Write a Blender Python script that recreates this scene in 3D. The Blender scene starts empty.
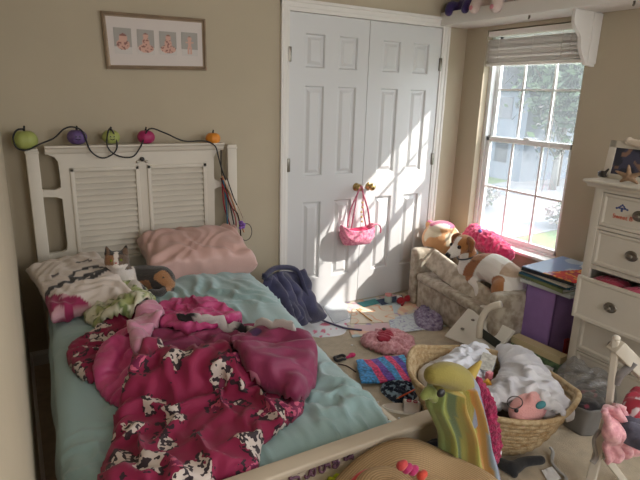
import bpy, bmesh, math, random
import numpy as np
from mathutils import Vector, Matrix, noise, Euler
sc = bpy.context.scene
COL = sc.collection
PI = math.pi
# ------------------------------------------------------------------ camera
CH, FPX = 1.53973, 528.166
YAW, PIT, ROL = [math.radians(a) for a in (30.2303, 15.3951, 1.67058)]
def _rot():
    ca, sa = math.cos(YAW), math.sin(YAW)
    f = Vector((sa*math.cos(PIT), ca*math.cos(PIT), -math.sin(PIT)))
    r = Vector((ca, -sa, 0)); d = f.cross(r)
    c, s = math.cos(ROL), math.sin(ROL)
    return (r*c - d*s), (r*s + d*c), f
CR, CD, CF = _rot()
cam = bpy.data.objects.new('camera', bpy.data.cameras.new('camera'))
COL.objects.link(cam)
cam.data.sensor_width = 36; cam.data.lens = FPX/640*36; cam.data.clip_start = .01; cam.data.clip_end = 300
M4 = Matrix((CR, -CD, -CF)).transposed().to_4x4(); M4.translation = (0, 0, CH)
cam.matrix_world = M4
sc.camera = cam
def at(x, y, X=None, Y=None, Z=None):
    d = CR*((x-320)/FPX) + CD*((y-240)/FPX) + CF
    if X is not None: t = X/d.x
    elif Y is not None: t = Y/d.y
    else: t = (Z-CH)/d.z
    return Vector((d.x*t, d.y*t, CH+d.z*t))
# ------------------------------------------------------------------ world, sun, lights, exposure
def S(r, g, b, k=1.0):
    f = lambda c: (c/255/12.92 if c/255 <= .04045 else ((c/255+.055)/1.055)**2.4)
    return (min(1, f(r)*k), min(1, f(g)*k), min(1, f(b)*k), 1)
w = bpy.data.worlds.new('sky'); sc.world = w; w.use_nodes = True
bg = w.node_tree.nodes['Background']
bg.inputs[0].default_value = (.86, .93, 1.0, 1); bg.inputs[1].default_value = 4.6
sun = bpy.data.objects.new('sun', bpy.data.lights.new('sun', 'SUN')); COL.objects.link(sun)
sun.data.energy = 6.8; sun.data.angle = math.radians(.9); sun.data.color = (1, .95, .88)
sun.rotation_euler = Vector((-1.45, 1.0, -1.36)).to_track_quat('-Z', 'Y').to_euler()
sun.location = (8, -2, 6)
def area(name, loc, d, sx, sy, e, col, portal=False):
    l = bpy.data.objects.new(name, bpy.data.lights.new(name, 'AREA')); COL.objects.link(l)
    l.data.shape = 'RECTANGLE'; l.data.size = sx; l.data.size_y = sy; l.data.energy = e; l.data.color = col
    l.location = loc; l.rotation_euler = Vector(d).to_track_quat('-Z', 'Y').to_euler()
    if portal: l.data.cycles.is_portal = True
    return l
area('window_portal', (3.30, 2.545, 1.25), (-1, 0, 0), 1.0, 1.7, 1, (1, 1, 1), True)
area('front_fill_light', (1.2, -1.3, 1.5), (.35, 1, -.1), 1.3, 1.8, 24, (.97, .98, 1))  # added fill from behind the camera; the room has no doorway there
area('side_fill_light', (3.02, -.35, 1.6), (-1, .45, -.3), .9, 1.3, 40, (.94, .97, 1))  # added side fill to model the bed folds; no window opening behind it
sc.view_settings.view_transform = 'Standard'; sc.view_settings.look = 'None'
sc.view_settings.gamma = 1; sc.view_settings.use_curve_mapping = False
sc.view_settings.exposure = 0.5
sc.cycles.max_bounces = 8; sc.cycles.diffuse_bounces = 5; sc.cycles.transparent_max_bounces = 12
sc.cycles.use_denoising = True; sc.cycles.sample_clamp_indirect = 6
# ------------------------------------------------------------------ materials
def mat(name, c, rough=.75, n=0, amt=.12, bump=0, bs=None, metal=0, sheen=0, emit=None, spec=None, c2=None, trans=0, alpha=1, sss=0):
    m = bpy.data.materials.new(name); m.use_nodes = True
    t = m.node_tree; b = t.nodes['Principled BSDF']; L = t.links.new
    b.inputs['Roughness'].default_value = rough; b.inputs['Metallic'].default_value = metal
    b.inputs['Base Color'].default_value = c
    if sheen: b.inputs['Sheen Weight'].default_value = sheen
    if spec is not None: b.inputs['Specular IOR Level'].default_value = spec
    if trans: b.inputs['Transmission Weight'].default_value = trans
    if alpha < 1: b.inputs['Alpha'].default_value = alpha
    tc = t.nodes.new('ShaderNodeTexCoord')
    if n:
        ns = t.nodes.new('ShaderNodeTexNoise'); ns.inputs['Scale'].default_value = n; ns.inputs['Detail'].default_value = 4
        L(tc.outputs['Object'], ns.inputs['Vector'])
        r = t.nodes.new('ShaderNodeValToRGB'); L(ns.outputs[0], r.inputs[0])
        d = c2 or tuple([v*(1-amt*2) for v in c[:3]]+[1])
        r.color_ramp.elements[0].position = .35; r.color_ramp.elements[0].color = d
        r.color_ramp.elements[1].position = .62; r.color_ramp.elements[1].color = c
        L(r.outputs[0], b.inputs['Base Color'])
    if bump:
        n2 = t.nodes.new('ShaderNodeTexNoise'); n2.inputs['Scale'].default_value = bs or 60; n2.inputs['Detail'].default_value = 3
        L(tc.outputs['Object'], n2.inputs['Vector'])
        bp = t.nodes.new('ShaderNodeBump'); bp.inputs['Strength'].default_value = bump; bp.inputs['Distance'].default_value = .01
        L(n2.outputs[0], bp.inputs['Height']); L(bp.outputs[0], b.inputs['Normal'])
    return m
def wrinkle(m, ang=0, sc_=9, stretch=4, dist=.02, st=.7):
    """fine creases of the cloth itself: stretched noise as bump, chained onto what the material has"""
    t = m.node_tree; b = t.nodes['Principled BSDF']; L = t.links.new
    tc = t.nodes.new('ShaderNodeTexCoord'); mp = t.nodes.new('ShaderNodeMapping'); mp.inputs['Rotation'].default_value = (0, 0, -ang); mp.inputs['Scale'].default_value = (1, 1/stretch, 1)
    wn = t.nodes.new('ShaderNodeTexNoise'); wn.inputs['Scale'].default_value = 4; wn.inputs['Detail'].default_value = 1
    ad = t.nodes.new('ShaderNodeMixRGB'); ad.blend_type = 'ADD'; ad.inputs[0].default_value = .12
    L(tc.outputs['Object'], wn.inputs['Vector']); L(tc.outputs['Object'], ad.inputs[1]); L(wn.outputs['Color'], ad.inputs[2]); L(ad.outputs[0], mp.inputs['Vector'])
    ns = t.nodes.new('ShaderNodeTexNoise'); ns.noise_type = 'RIDGED_MULTIFRACTAL'; ns.inputs['Scale'].default_value = sc_; ns.inputs['Detail'].default_value = 2.5; ns.inputs['Roughness'].default_value = .45
    L(mp.outputs[0], ns.inputs['Vector'])
    bp = t.nodes.new('ShaderNodeBump'); bp.inputs['Strength'].default_value = st; bp.inputs['Distance'].default_value = dist; L(ns.outputs[0], bp.inputs['Height'])
    if b.inputs['Normal'].links: L(b.inputs['Normal'].links[0].from_socket, bp.inputs['Normal'])
    L(bp.outputs[0], b.inputs['Normal']); return m
def vmat(name, rough=.8, bump=.2, bs=120, sheen=.15):
    m = mat(name, (1, 1, 1, 1), rough, bump=bump, bs=bs, sheen=sheen)
    t = m.node_tree; a = t.nodes.new('ShaderNodeVertexColor'); a.layer_name = 'Col'
    t.links.new(a.outputs[0], t.nodes['Principled BSDF'].inputs['Base Color'])
    return m
def glassmat():
    m = bpy.data.materials.new('window_glass'); m.use_nodes = True
    t = m.node_tree; t.nodes.clear(); L = t.links.new
    o = t.nodes.new('ShaderNodeOutputMaterial'); tr = t.nodes.new('ShaderNodeBsdfTransparent')
    gl = t.nodes.new('ShaderNodeBsdfGlossy'); gl.inputs['Roughness'].default_value = .02
    tl = t.nodes.new('ShaderNodeBsdfTranslucent'); tl.inputs[0].default_value = (.9, .95, 1, 1)
    m1 = t.nodes.new('ShaderNodeMixShader'); m1.inputs[0].default_value = .05
    m2 = t.nodes.new('ShaderNodeMixShader'); m2.inputs[0].default_value = .035
    L(tr.outputs[0], m1.inputs[1]); L(gl.outputs[0], m1.inputs[2])
    L(m1.outputs[0], m2.inputs[1]); L(tl.outputs[0], m2.inputs[2]); L(m2.outputs[0], o.inputs[0])
    return m
VM = vmat('painted_surface'); VFUR = vmat('fur', .95, .6, 160, .3); VSM = vmat('printed_paper', .5, 0); VCL = vmat('printed_cloth', .85, .25, 220, .2)
WALL = mat('beige_wall_paint', S(180, 168, 146), .9, 3, .02, .08, 250)
WHITE = mat('white_trim_paint', S(222, 218, 212), .45, spec=.4)
DOORM = mat('white_door_paint', S(208, 208, 208), .4, spec=.4)
CREAM = mat('cream_furniture_paint', S(198, 190, 176), .5, 6, .03)
BEDW = mat('ivory_bed_paint', S(206, 198, 184), .5, 5, .03)
FOOT = mat('taupe_footboard_paint', S(196, 182, 162), .55, 5, .04)
CEIL = mat('white_ceiling_paint', S(220, 214, 204), .9)
CARPET = mat('beige_carpet_pile', S(196, 180, 154), 1, 18, .08, .8, 260, sheen=.2)
BRASS = mat('aged_brass', S(190, 165, 110), .3, metal=1)
SILVER = mat('satin_nickel', S(190, 185, 175), .3, metal=1)
PEWTER = mat('dull_pewter', S(128, 122, 112), .35, metal=1)
DARK = mat('dark_grey_metal', S(70, 68, 66), .4, metal=.6)
BLACK = mat('black_plastic', S(22, 22, 24), .5)
VINYL = mat('white_window_vinyl', S(228, 230, 230), .35)
BLIND = mat('blind_slat_white', S(240, 234, 228), .5)
GLASS = glassmat()
def clm(name, c, c2=None, n=14, sheen=.25, rough=.8, bump=.25, bs=180): return mat(name, c, rough, n, .1, bump, bs, sheen=sheen, c2=c2)
# ------------------------------------------------------------------ mesh building
class MB:
    def __init__(s): s.v = []; s.f = []; s.m = Matrix.Identity(4); s.sm = []
    def add(s, vs, fs, smooth=False):
        o = len(s.v); s.v += [s.m @ Vector(v) for v in vs]
        for f in fs: s.f.append(tuple(i+o for i in f)); s.sm.append(smooth)
        return s
    def box(s, a, b, bev=0.0):
        x0, y0, z0 = [min(p, q) for p, q in zip(a, b)]; x1, y1, z1 = [max(p, q) for p, q in zip(a, b)]
        e = min(bev, (x1-x0)/2.01, (y1-y0)/2.01, (z1-z0)/2.01)
        if e <= 0:
            return s.add([(x, y, z) for x in (x0, x1) for y in (y0, y1) for z in (z0, z1)],
                         [(0, 1, 3, 2), (4, 6, 7, 5), (0, 4, 5, 1), (2, 3, 7, 6), (0, 2, 6, 4), (1, 5, 7, 3)])
        bm = bmesh.new(); bmesh.ops.create_cube(bm, size=1)
        for v in bm.verts: v.co = Vector(((x0+x1)/2+v.co.x*(x1-x0), (y0+y1)/2+v.co.y*(y1-y0), (z0+z1)/2+v.co.z*(z1-z0)))
        bmesh.ops.bevel(bm, geom=bm.edges[:], offset=e, segments=3, profile=.5, affect='EDGES')
        return s.bm(bm, True)
    def bm(s, bm, smooth=True):
        bm.verts.ensure_lookup_table(); bm.verts.index_update()
        s.add([v.co.copy() for v in bm.verts], [[v.index for v in f.verts] for f in bm.faces], smooth); bm.free(); return s
    def ell(s, c, r, seg=20, rings=12, rot=None):
        bm = bmesh.new(); bmesh.ops.create_uvsphere(bm, u_segments=seg, v_segments=rings, radius=1)
        R = (rot or Euler((0, 0, 0))).to_matrix() if not isinstance(rot, Matrix) else rot
        if isinstance(r, (int, float)): r = (r, r, r)
        for v in bm.verts: v.co = R @ Vector((v.co.x*r[0], v.co.y*r[1], v.co.z*r[2])) + Vector(c)
        return s.bm(bm)
    def tube(s, pts, r, n=8, closed=False, flat=1.0):
        pts = [Vector(p) for p in pts]; N = len(pts); rs = r if isinstance(r, (list, tuple)) else [r]*N
        vs = []; prev = None
        for i, p in enumerate(pts):
            if closed: t = pts[(i+1) % N]-pts[i-1]
            else: t = pts[min(i+1, N-1)]-pts[max(i-1, 0)]
            if t.length < 1e-9: t = Vector((0, 0, 1))
            t.normalize()
            if prev is None:
                prev = Vector((0, 0, 1)) if abs(t.z) < .9 else Vector((1, 0, 0))
            u = (prev - t*prev.dot(t)); u = u.normalized() if u.length > 1e-6 else t.orthogonal().normalized()
            prev = u; q = t.cross(u)
            for k in range(n):
                a = 2*PI*k/n; vs.append(p+u*(math.cos(a)*rs[i]*flat)+q*(math.sin(a)*rs[i]))
        fs = []
        for i in range(N if closed else N-1):
            for k in range(n):
                a = i*n+k; b = i*n+(k+1) % n; j = (i+1) % N
                fs.append((a, b, j*n+(k+1) % n, j*n+k))
        if not closed: fs.append(tuple(range(n))[::-1]); fs.append(tuple(range((N-1)*n, N*n)))
        return s.add(vs, fs, True)
    def lathe(s, c, prof, seg=32, axis='z', smooth=True):
        vs = []; fs = []
        for r, z in prof:
            for k in range(seg):
                a = 2*PI*k/seg; p = (r*math.cos(a), r*math.sin(a), z)
                if axis == 'x': p = (p[2], p[0], p[1])
                if axis == 'y': p = (p[0], p[2], p[1])
                vs.append(Vector(p)+Vector(c))
        for i in range(len(prof)-1):
            for k in range(seg): fs.append((i*seg+k, i*seg+(k+1) % seg, (i+1)*seg+(k+1) % seg, (i+1)*seg+k))
        return s.add(vs, fs, smooth)
    def prism(s, poly, axis, a, b):
        def P(u, v, w): return {'x': (w, u, v), 'y': (u, w, v), 'z': (u, v, w)}[axis]
        n = len(poly)
        return s.add([P(u, v, a) for u, v in poly]+[P(u, v, b) for u, v in poly],
                     [tuple(range(n))[::-1], tuple(range(n, 2*n))]+[(i, (i+1) % n, n+(i+1) % n, n+i) for i in range(n)])
    def build(s, name, m, parent=None, colf=None, bev=0, loc=None):
        vs = s.v
        if parent is not None: L = Vector(parent['_loc'])
        elif loc is not None: L = Vector(loc)
        else:
            mn = [min(v[i] for v in vs) for i in range(3)]; mx = [max(v[i] for v in vs) for i in range(3)]
            L = Vector(((mn[0]+mx[0])/2, (mn[1]+mx[1])/2, mn[2]))
        me = bpy.data.meshes.new(name); me.from_pydata([tuple(v-L) for v in vs], [], s.f)
        me.polygons.foreach_set('use_smooth', s.sm)
        bm = bmesh.new(); bm.from_mesh(me); bmesh.ops.recalc_face_normals(bm, faces=bm.faces[:]); bm.to_mesh(me); bm.free()
        if colf:
            ca = me.color_attributes.new('Col', 'FLOAT_COLOR', 'POINT')
            arr = np.array([tuple(colf(v))[:3]+(1,) for v in vs], dtype=np.float32).ravel(); ca.data.foreach_set('color', arr)
        me.materials.append(m); me.update()
        o = bpy.data.objects.new(name, me); COL.objects.link(o)
        if bev:
            md = o.modifiers.new('edge', 'BEVEL'); md.width = bev; md.segments = 2; md.limit_method = 'ANGLE'
        if parent is not None: o.parent = parent; o['_loc'] = list(L)
        else: o.location = L; o['_loc'] = list(L)
        return o
def tag(o, label, cat, group=None, kind=None):
    o['label'] = label; o['category'] = cat
    if group: o['group'] = group
    if kind: o['kind'] = kind
    return o
def thing(name, label, cat, loc, group=None):
    o = bpy.data.objects.new(name, None); COL.objects.link(o); o.location = loc; o['_loc'] = list(loc)
    o.empty_display_size = .05
    return tag(o, label, cat, group)
def struct(o): o['kind'] = 'structure'; return o
def lerp(a, b, t): return Vector(a)*(1-t)+Vector(b)*t
def cr(pts, n=8, closed=False):
    pts = [Vector(p) for p in pts]; N = len(pts); out = []
    for i in range(N if closed else N-1):
        g = lambda k: pts[k % N] if closed else pts[max(0, min(N-1, k))]
        p0, p1, p2, p3 = g(i-1), g(i), g(i+1), g(i+2)
        for k in range(n):
            t = k/n; out.append(.5*((2*p1)+(p2-p0)*t+(2*p0-5*p1+4*p2-p3)*t*t+(3*p1-p0-3*p2+p3)*t**3))
    if not closed: out.append(pts[-1])
    return out
def nz(p, s=1, o=0): return noise.noise(Vector(p)*s+Vector((o*7.3, o*3.1, o*1.7)))
def ridge(p, ang, lam, warp, wf, o):
    u = (p.x*math.cos(ang)+p.y*math.sin(ang))/lam + warp*nz((p.x, p.y, 0), wf, o)
    f = 1-abs(2*(u-math.floor(u))-1)
    return f*f*(3-2*f)
def pile(name, pts, z0, h, m, parent=None, fold=(0, .08, .02), warp=1.2, wf=5, seed=1, p=4, q=.5, edge=.012, rings=36, segs=150, colf=None, zf=None, sub=.35, fold2=None, thin=False, c=None):
    b = cr([(x, y, 0) for x, y in [(t[0], t[1]) for t in pts]], max(3, segs//len(pts)), True); n = len(b)
    c = Vector((c[0], c[1], 0)) if c else sum(b, Vector())/n
    vs = []; fs = []; zf = zf or (lambda x, y: 0)
    for i in range(rings+1):
        r = math.sin(i/rings*PI/2)
        for k in range(n):
            P = c+(b[k]-c)*r
            pr = max(0, 1-r**p)**q
            e = Vector((nz(P, 9, seed+3), nz(P, 9, seed+9), 0))*edge*r
            P = P+e
            a = .45+.9*max(0, .5+nz(P, 4, seed+5))
            H = h*(.85+.3*nz(P, 5, seed))+fold[2]*ridge(P, fold[0], fold[1], warp, wf, seed)*a
            H += fold[2]*sub*ridge(P, fold[0]+.5, fold[1]*.45, warp, wf*1.7, seed+2)*a
            if fold2: H += fold2[2]*ridge(P, fold2[0], fold2[1], warp, wf, seed+21)*max(0, .4+1.6*nz(P, 3, seed+31))
            vs.append(Vector((P.x, P.y, z0+zf(P.x, P.y)+pr*H)))
    for i in range(rings):
        for k in range(n):
            a = i*n+k; b2 = i*n+(k+1) % n; fs.append((a, b2, b2+n, a+n))
    o = len(vs)
    for k in range(n): v = vs[rings*n+k]; vs.append(Vector((v.x, v.y, z0+zf(v.x, v.y)-.004)))
    vs.append(Vector((c.x, c.y, z0+zf(c.x, c.y)-.004)))
    for k in range(n):
        fs.append((rings*n+k, rings*n+(k+1) % n, o+(k+1) % n, o+k)); fs.append((o+(k+1) % n, o+k, o+n))
    mb = MB(); mb.add(vs, fs, True)
    return mb.build(name, m, parent, colf)
def sheetgrid(fn, nu, nv, closed_u=False):
    """two sided thin sheet from fn(u,v)->Vector"""
    vs = [fn(i/nu, j/nv) for i in range(nu+1) for j in range(nv+1)]
    fs = [(i*(nv+1)+j, (i+1)*(nv+1)+j, (i+1)*(nv+1)+j+1, i*(nv+1)+j+1) for i in range(nu) for j in range(nv)]
    return vs, fs
def solid(o, t, off=-1):
    md = o.modifiers.new('thickness', 'SOLIDIFY'); md.thickness = t; md.offset = off; return o
def blob(name, prims, m, parent=None, vox=.008, smooth=6, colf=None, disp=None):
    """one continuous skin grown over ellipsoids ('e',c,r,rot) and tapered limbs ('l',pts,radii)"""
    mb = MB()
    for q in prims:
        if q[0] == 'e': mb.ell(q[1], q[2], 20, 14, q[3] if len(q) > 3 else None)
        else:
            mb.tube(cr(q[1], 6), [float(v) for v in np.interp(np.linspace(0, len(q[1])-1, 6*(len(q[1])-1)+1), range(len(q[1])), q[2])], 14)
            mb.ell(q[1][0], q[2][0]*.99, 14, 10); mb.ell(q[1][-1], q[2][-1]*.99, 14, 10)
    t = mb.build('tmp', m, loc=(0, 0, 0))
    md = t.modifiers.new('r', 'REMESH'); md.mode = 'VOXEL'; md.voxel_size = vox
    sm = t.modifiers.new('s', 'SMOOTH'); sm.iterations = smooth; sm.factor = .5
    dg = bpy.context.evaluated_depsgraph_get(); ev = t.evaluated_get(dg); me = ev.to_mesh()
    out = MB(); vv = [v.co.copy() for v in me.vertices]
    if disp: vv = [v+v_n*disp(v) for v, v_n in zip(vv, [x.normal.copy() for x in me.vertices])]
    out.add(vv, [tuple(p.vertices) for p in me.polygons], True)
    ev.to_mesh_clear(); old = t.data; bpy.data.objects.remove(t); bpy.data.meshes.remove(old)
    return out.build(name, m, parent, colf)
# ------------------------------------------------------------------ small cloth solver: a sheet a little too big for its outline buckles into folds
HM = {'x0': -.3, 'y0': .9, 'c': .01, 'a': np.full((420, 240), .0)}
def hm_reset(x0, y0, v): HM.update(x0=x0, y0=y0, a=np.full((300, 240), float(v)))
def hm_get(X, Y):
    i = np.clip(((Y-HM['y0'])/HM['c']).astype(int), 0, HM['a'].shape[0]-1); j = np.clip(((X-HM['x0'])/HM['c']).astype(int), 0, HM['a'].shape[1]-1)
    return HM['a'][i, j]
def hm_put(X, Y, Z):
    for dx in (-.004, .004):
        for dy in (-.004, .004):
            i = np.clip(((Y+dy-HM['y0'])/HM['c']).astype(int), 0, HM['a'].shape[0]-1); j = np.clip(((X+dx-HM['x0'])/HM['c']).astype(int), 0, HM['a'].shape[1]-1)
            np.maximum.at(HM['a'], (i, j), Z)
def blur(a, n=1):
    for _ in range(n):
        p = np.pad(a, 1, mode='edge'); a = (p[1:-1, 1:-1]*4+p[:-2, 1:-1]+p[2:, 1:-1]+p[1:-1, :-2]+p[1:-1, 2:])/8
    return a
def vnoise(X, Y, s, o):
    """smooth value noise on arrays"""
    rng = np.random.RandomState(o*77+5); T = rng.rand(64, 64)*2-1
    u, v = X*s+17.3+o, Y*s+9.1+o*2; i, j = np.floor(u).astype(int), np.floor(v).astype(int); fu, fv = u-i, v-j
    fu, fv = fu*fu*(3-2*fu), fv*fv*(3-2*fv); g = lambda a, b: T[a % 64, b % 64]
    return (g(i, j)*(1-fu)+g(i+1, j)*fu)*(1-fv)+(g(i, j+1)*(1-fu)+g(i+1, j+1)*fu)*fv
def buckle(name, pts, m, parent=None, comp=(1.15, 1.15), dome=.04, ew=.07, h=.011, wl=(0, .09, .02), iters=260, bend=.12, g=.0009, t=.012, seed=1, colf=None, z0=None, off=.006, edgez=0, skirt=None, compf=None, gblur=2, pw=.5, floor=None, warp=.9, sharp=1.3):
    b = cr([(p[0], p[1], 0) for p in pts], 10, True); B = np.array([(p.x, p.y) for p in b])
    B = B+.5*h*np.stack([vnoise(B[:, 0], B[:, 1], 14, seed+40), vnoise(B[:, 0], B[:, 1], 14, seed+41)], 1)
    x0, y0 = B.min(0)-2*h; x1, y1 = B.max(0)+2*h
    X, Y = np.meshgrid(np.arange(x0, x1, h), np.arange(y0, y1, h)); B2 = np.roll(B, -1, 0)
    ins_ = np.zeros(X.shape, bool); dist = np.full(X.shape, 9.); cx_ = X.copy(); cy_ = Y.copy()
    for (ax, ay), (bx, by) in zip(B, B2):
        cr_ = ((ay > Y) != (by > Y)) & (X < (bx-ax)*(Y-ay)/(by-ay+1e-12)+ax); ins_ ^= cr_
        L2_ = (bx-ax)**2+(by-ay)**2+1e-12; tt = np.clip(((X-ax)*(bx-ax)+(Y-ay)*(by-ay))/L2_, 0, 1)
        px, py = ax+tt*(bx-ax), ay+tt*(by-ay); dd = np.hypot(X-px, Y-py); k = dd < dist; dist[k] = dd[k]; cx_[k] = px[k]; cy_[k] = py[k]
    mask = ins_ | (dist < h*.5); d = np.where(ins_, dist, 0)
    prof = (1-(1-np.clip(d/ew, 0, 1))**2)**pw
    base = hm_get(X, Y) if z0 is None else np.full(X.shape, z0)
    if floor is not None: base = np.maximum(base, floor(X, Y))
    F = blur(base, gblur)+off*prof+dome*prof*(1+.35*vnoise(X, Y, 5, seed+3))
    if edgez: F = F-edgez*(1-prof)
    ang, lam, amp = wl
    u = (X*math.cos(ang)+Y*math.sin(ang))/lam+warp*vnoise(X, Y, 5, seed+7)+.4*vnoise(X, Y, 11, seed+8)
    r = (.5+.5*np.cos(2*PI*u))**sharp*np.clip(.7+.8*vnoise(X, Y, 4.5, seed+9), .1, 1.5)
    Z = F+amp*1.7*r*np.clip(d/(h*3), 0, 1)+.004*vnoise(X, Y, 22, seed+11)*np.clip(d/(h*3), 0, 1)
    P = np.stack([X, Y, Z], -1); W_ = ((d > h*.9) & mask).astype(float)
    edge = mask & (W_ == 0); P[edge, 0] = cx_[edge]; P[edge, 1] = cy_[edge]
    c_ = 1+.0*X
    if compf is not None: c_ = compf(X, Y)
    cxr, cyr = 1+(comp[0]-1)*1.7*c_, 1+(comp[1]-1)*1.7*c_
    def proj(A, Bs, rest, st):
        a, q = P[A], P[Bs]; dv = q-a; l = np.sqrt((dv*dv).sum(-1))+1e-9; wa, wb = W_[A], W_[Bs]; s = wa+wb
        k = np.where(s > 0, st*(l-rest)/(l*np.maximum(s, 1)), 0)
        k = np.clip(k, -.3, .3)
        P[A] = a+dv*(k*wa)[..., None]; P[Bs] = q-dv*(k*wb)[..., None]
    S_ = slice; ny, nx = X.shape
    def pairs(di, dj):
        out_ = []
        for ph in (0, 1):
            def sl(o, n, dd, step):  # start slices
                return None
            if di and not dj: A = (S_(ph*di, ny-di, 2*di), S_(0, nx)); 
            elif dj and not di: A = (S_(0, ny), S_(ph*dj, nx-dj, 2*dj))
            else: A = (S_(ph, ny-1, 2), S_(0, nx-1) if dj > 0 else S_(1, nx))
            Bs = (S_(A[0].start+di, (A[0].stop or 0)+di, A[0].step), S_(A[1].start+dj, A[1].stop+dj, A[1].step))
            out_.append((A, Bs))
        return out_
    cons = []
    for A, Bs in pairs(0, 1): cons.append((A, Bs, h*cxr[A], .9))
    for A, Bs in pairs(1, 0): cons.append((A, Bs, h*cyr[A], .9))
    for dj in (1, -1):
        for A, Bs in pairs(1, dj): cons.append((A, Bs, h*np.hypot(cxr[A], cyr[A]), .35))
    for A, Bs in pairs(0, 3): cons.append((A, Bs, 3*h*cxr[A]*.985, bend))
    for A, Bs in pairs(3, 0): cons.append((A, Bs, 3*h*cyr[A]*.985, bend))
    for it in range(iters):
        P[..., 2] -= g*.12*W_
        for A, Bs, rl, st in cons: proj(A, Bs, rl, st)
        P[..., 2] = np.maximum(P[..., 2], F)
    for k in range(3): P[..., k] = np.where(W_ > 0, blur(P[..., k], 1), P[..., k])
    hm_put(P[..., 0][mask], P[..., 1][mask], P[..., 2][mask]+t*.5)
    idx = -np.ones(X.shape, int); idx[mask] = np.arange(mask.sum())
    V = [Vector(p) for p in P[mask]]
    q = mask[:-1, :-1] & mask[1:, :-1] & mask[:-1, 1:] & mask[1:, 1:]
    Fc = [(idx[i, j], idx[i, j+1], idx[i+1, j+1], idx[i+1, j]) for i, j in zip(*np.nonzero(q))]
    # corner triangles close the stair steps
    for i, j in zip(*np.nonzero(~q)):
        c4 = [(i, j), (i, j+1), (i+1, j+1), (i+1, j)]; ok = [idx[a] for a in c4 if mask[a]]
        if len(ok) == 3: Fc.append(tuple(ok))
    mb = MB(); mb.add(V, [tuple(int(x) for x in f) for f in Fc], True)
    o = mb.build(name, m, parent, colf)
    if t: solid(o, t, -1)
    return o
# ================================================================== ROOM
W, D, XL, YF, HC = 3.074, 3.156, -.045, -1.5, 2.44
WY0, WY1, WZ0, WZ1 = 2.139, 2.952, .495, 2.02
struct(MB().box((XL-.1, YF-.1, -.1), (W+.14, D+.1, 0)).build('floor', CARPET))
struct(MB().box((XL-.1, YF-.1, HC), (W+.14, D+.1, HC+.1)).build('ceiling', CEIL))
struct(MB().box((XL-.1, YF, 0), (XL, D, HC)).build('wall_left', WALL))
struct(MB().box((XL-.1, YF-.1, 0), (W+.14, YF, HC)).build('wall_front', WALL))
# back wall with closet opening
DX0, DXM, DX1, DZ = 1.575, 2.185, 2.832, 2.032
mb = MB(); mb.box((XL-.1, D, 0), (DX0-.02, D+.12, HC)); mb.box((DX1+.02, D, 0), (W+.14, D+.12, HC)); mb.box((DX0-.02, D, DZ+.02), (DX1+.02, D+.12, HC))
struct(mb.build('wall_back', WALL))
struct(MB().box((DX0-.1, D+.3, 0), (DX1+.1, D+.32, 2.2)).build('wall_closet', WALL))
mb = MB()
mb.box((W, YF, 0), (W+.14, WY0, HC)); mb.box((W, WY1, 0), (W+.14, D+.02, HC))
mb.box((W, WY0, 0), (W+.14, WY1, WZ0)); mb.box((W, WY0, WZ1), (W+.14, WY1, HC))
struct(mb.build('wall_right', WALL))
# closet casing
def casing():
    mb = MB()
    prof = [(0, 0), (.062, 0), (.062, .018), (.045, .02), (.04, .014), (.018, .012), (.012, .008), (0, .006)]
    for a, b, sx in ((DX0, -1, 0), (DX1, 1, 0)):
        mb.prism([(a+b*u, D-v) for u, v in prof], 'z', 0, DZ+.012+.062)
    mb.prism([(D-v, DZ+.012+u) for u, v in prof], 'x', DX0-.062, DX1+.062)
    return mb.build('trim_1', WHITE)
struct(casing())
mb = MB(); mb.box((DX0-.02, D-.001, 0), (DX0-.002, D+.11, DZ+.012)); mb.box((DX1+.002, D-.001, 0), (DX1+.02, D+.11, DZ+.012)); mb.box((DX0-.02, D-.001, DZ+.004), (DX1+.02, D+.11, DZ+.02))
struct(mb.build('trim_2', WHITE))
def baseboard(name, a, b, ax, sgn):
    h = .085; pr = [(0, 0), (.014, 0), (.014, h-.02), (.006, h-.006), (.004, h), (0, h)]
    mb = MB()
    if ax == 'x': mb.prism([(b[0]+sgn*u, v) for u, v in pr], 'x', a[0], a[1])
    else: mb.prism([(b[0]+sgn*u, v) for u, v in pr], 'y', a[0], a[1])
    return struct(mb.build(name, WHITE))
baseboard('baseboard_back', (XL, DX0-.064), (D,), 'x', -1)
mb = MB(); mb.box((DX1+.064, D-.014, 0), (W, D, .085)); struct(mb.build('baseboard_corner', WHITE))
baseboard('baseboard_left', (YF, D), (XL,), 'y', 1)
baseboard('baseboard_right', (YF, D), (W,), 'y', -1)
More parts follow.
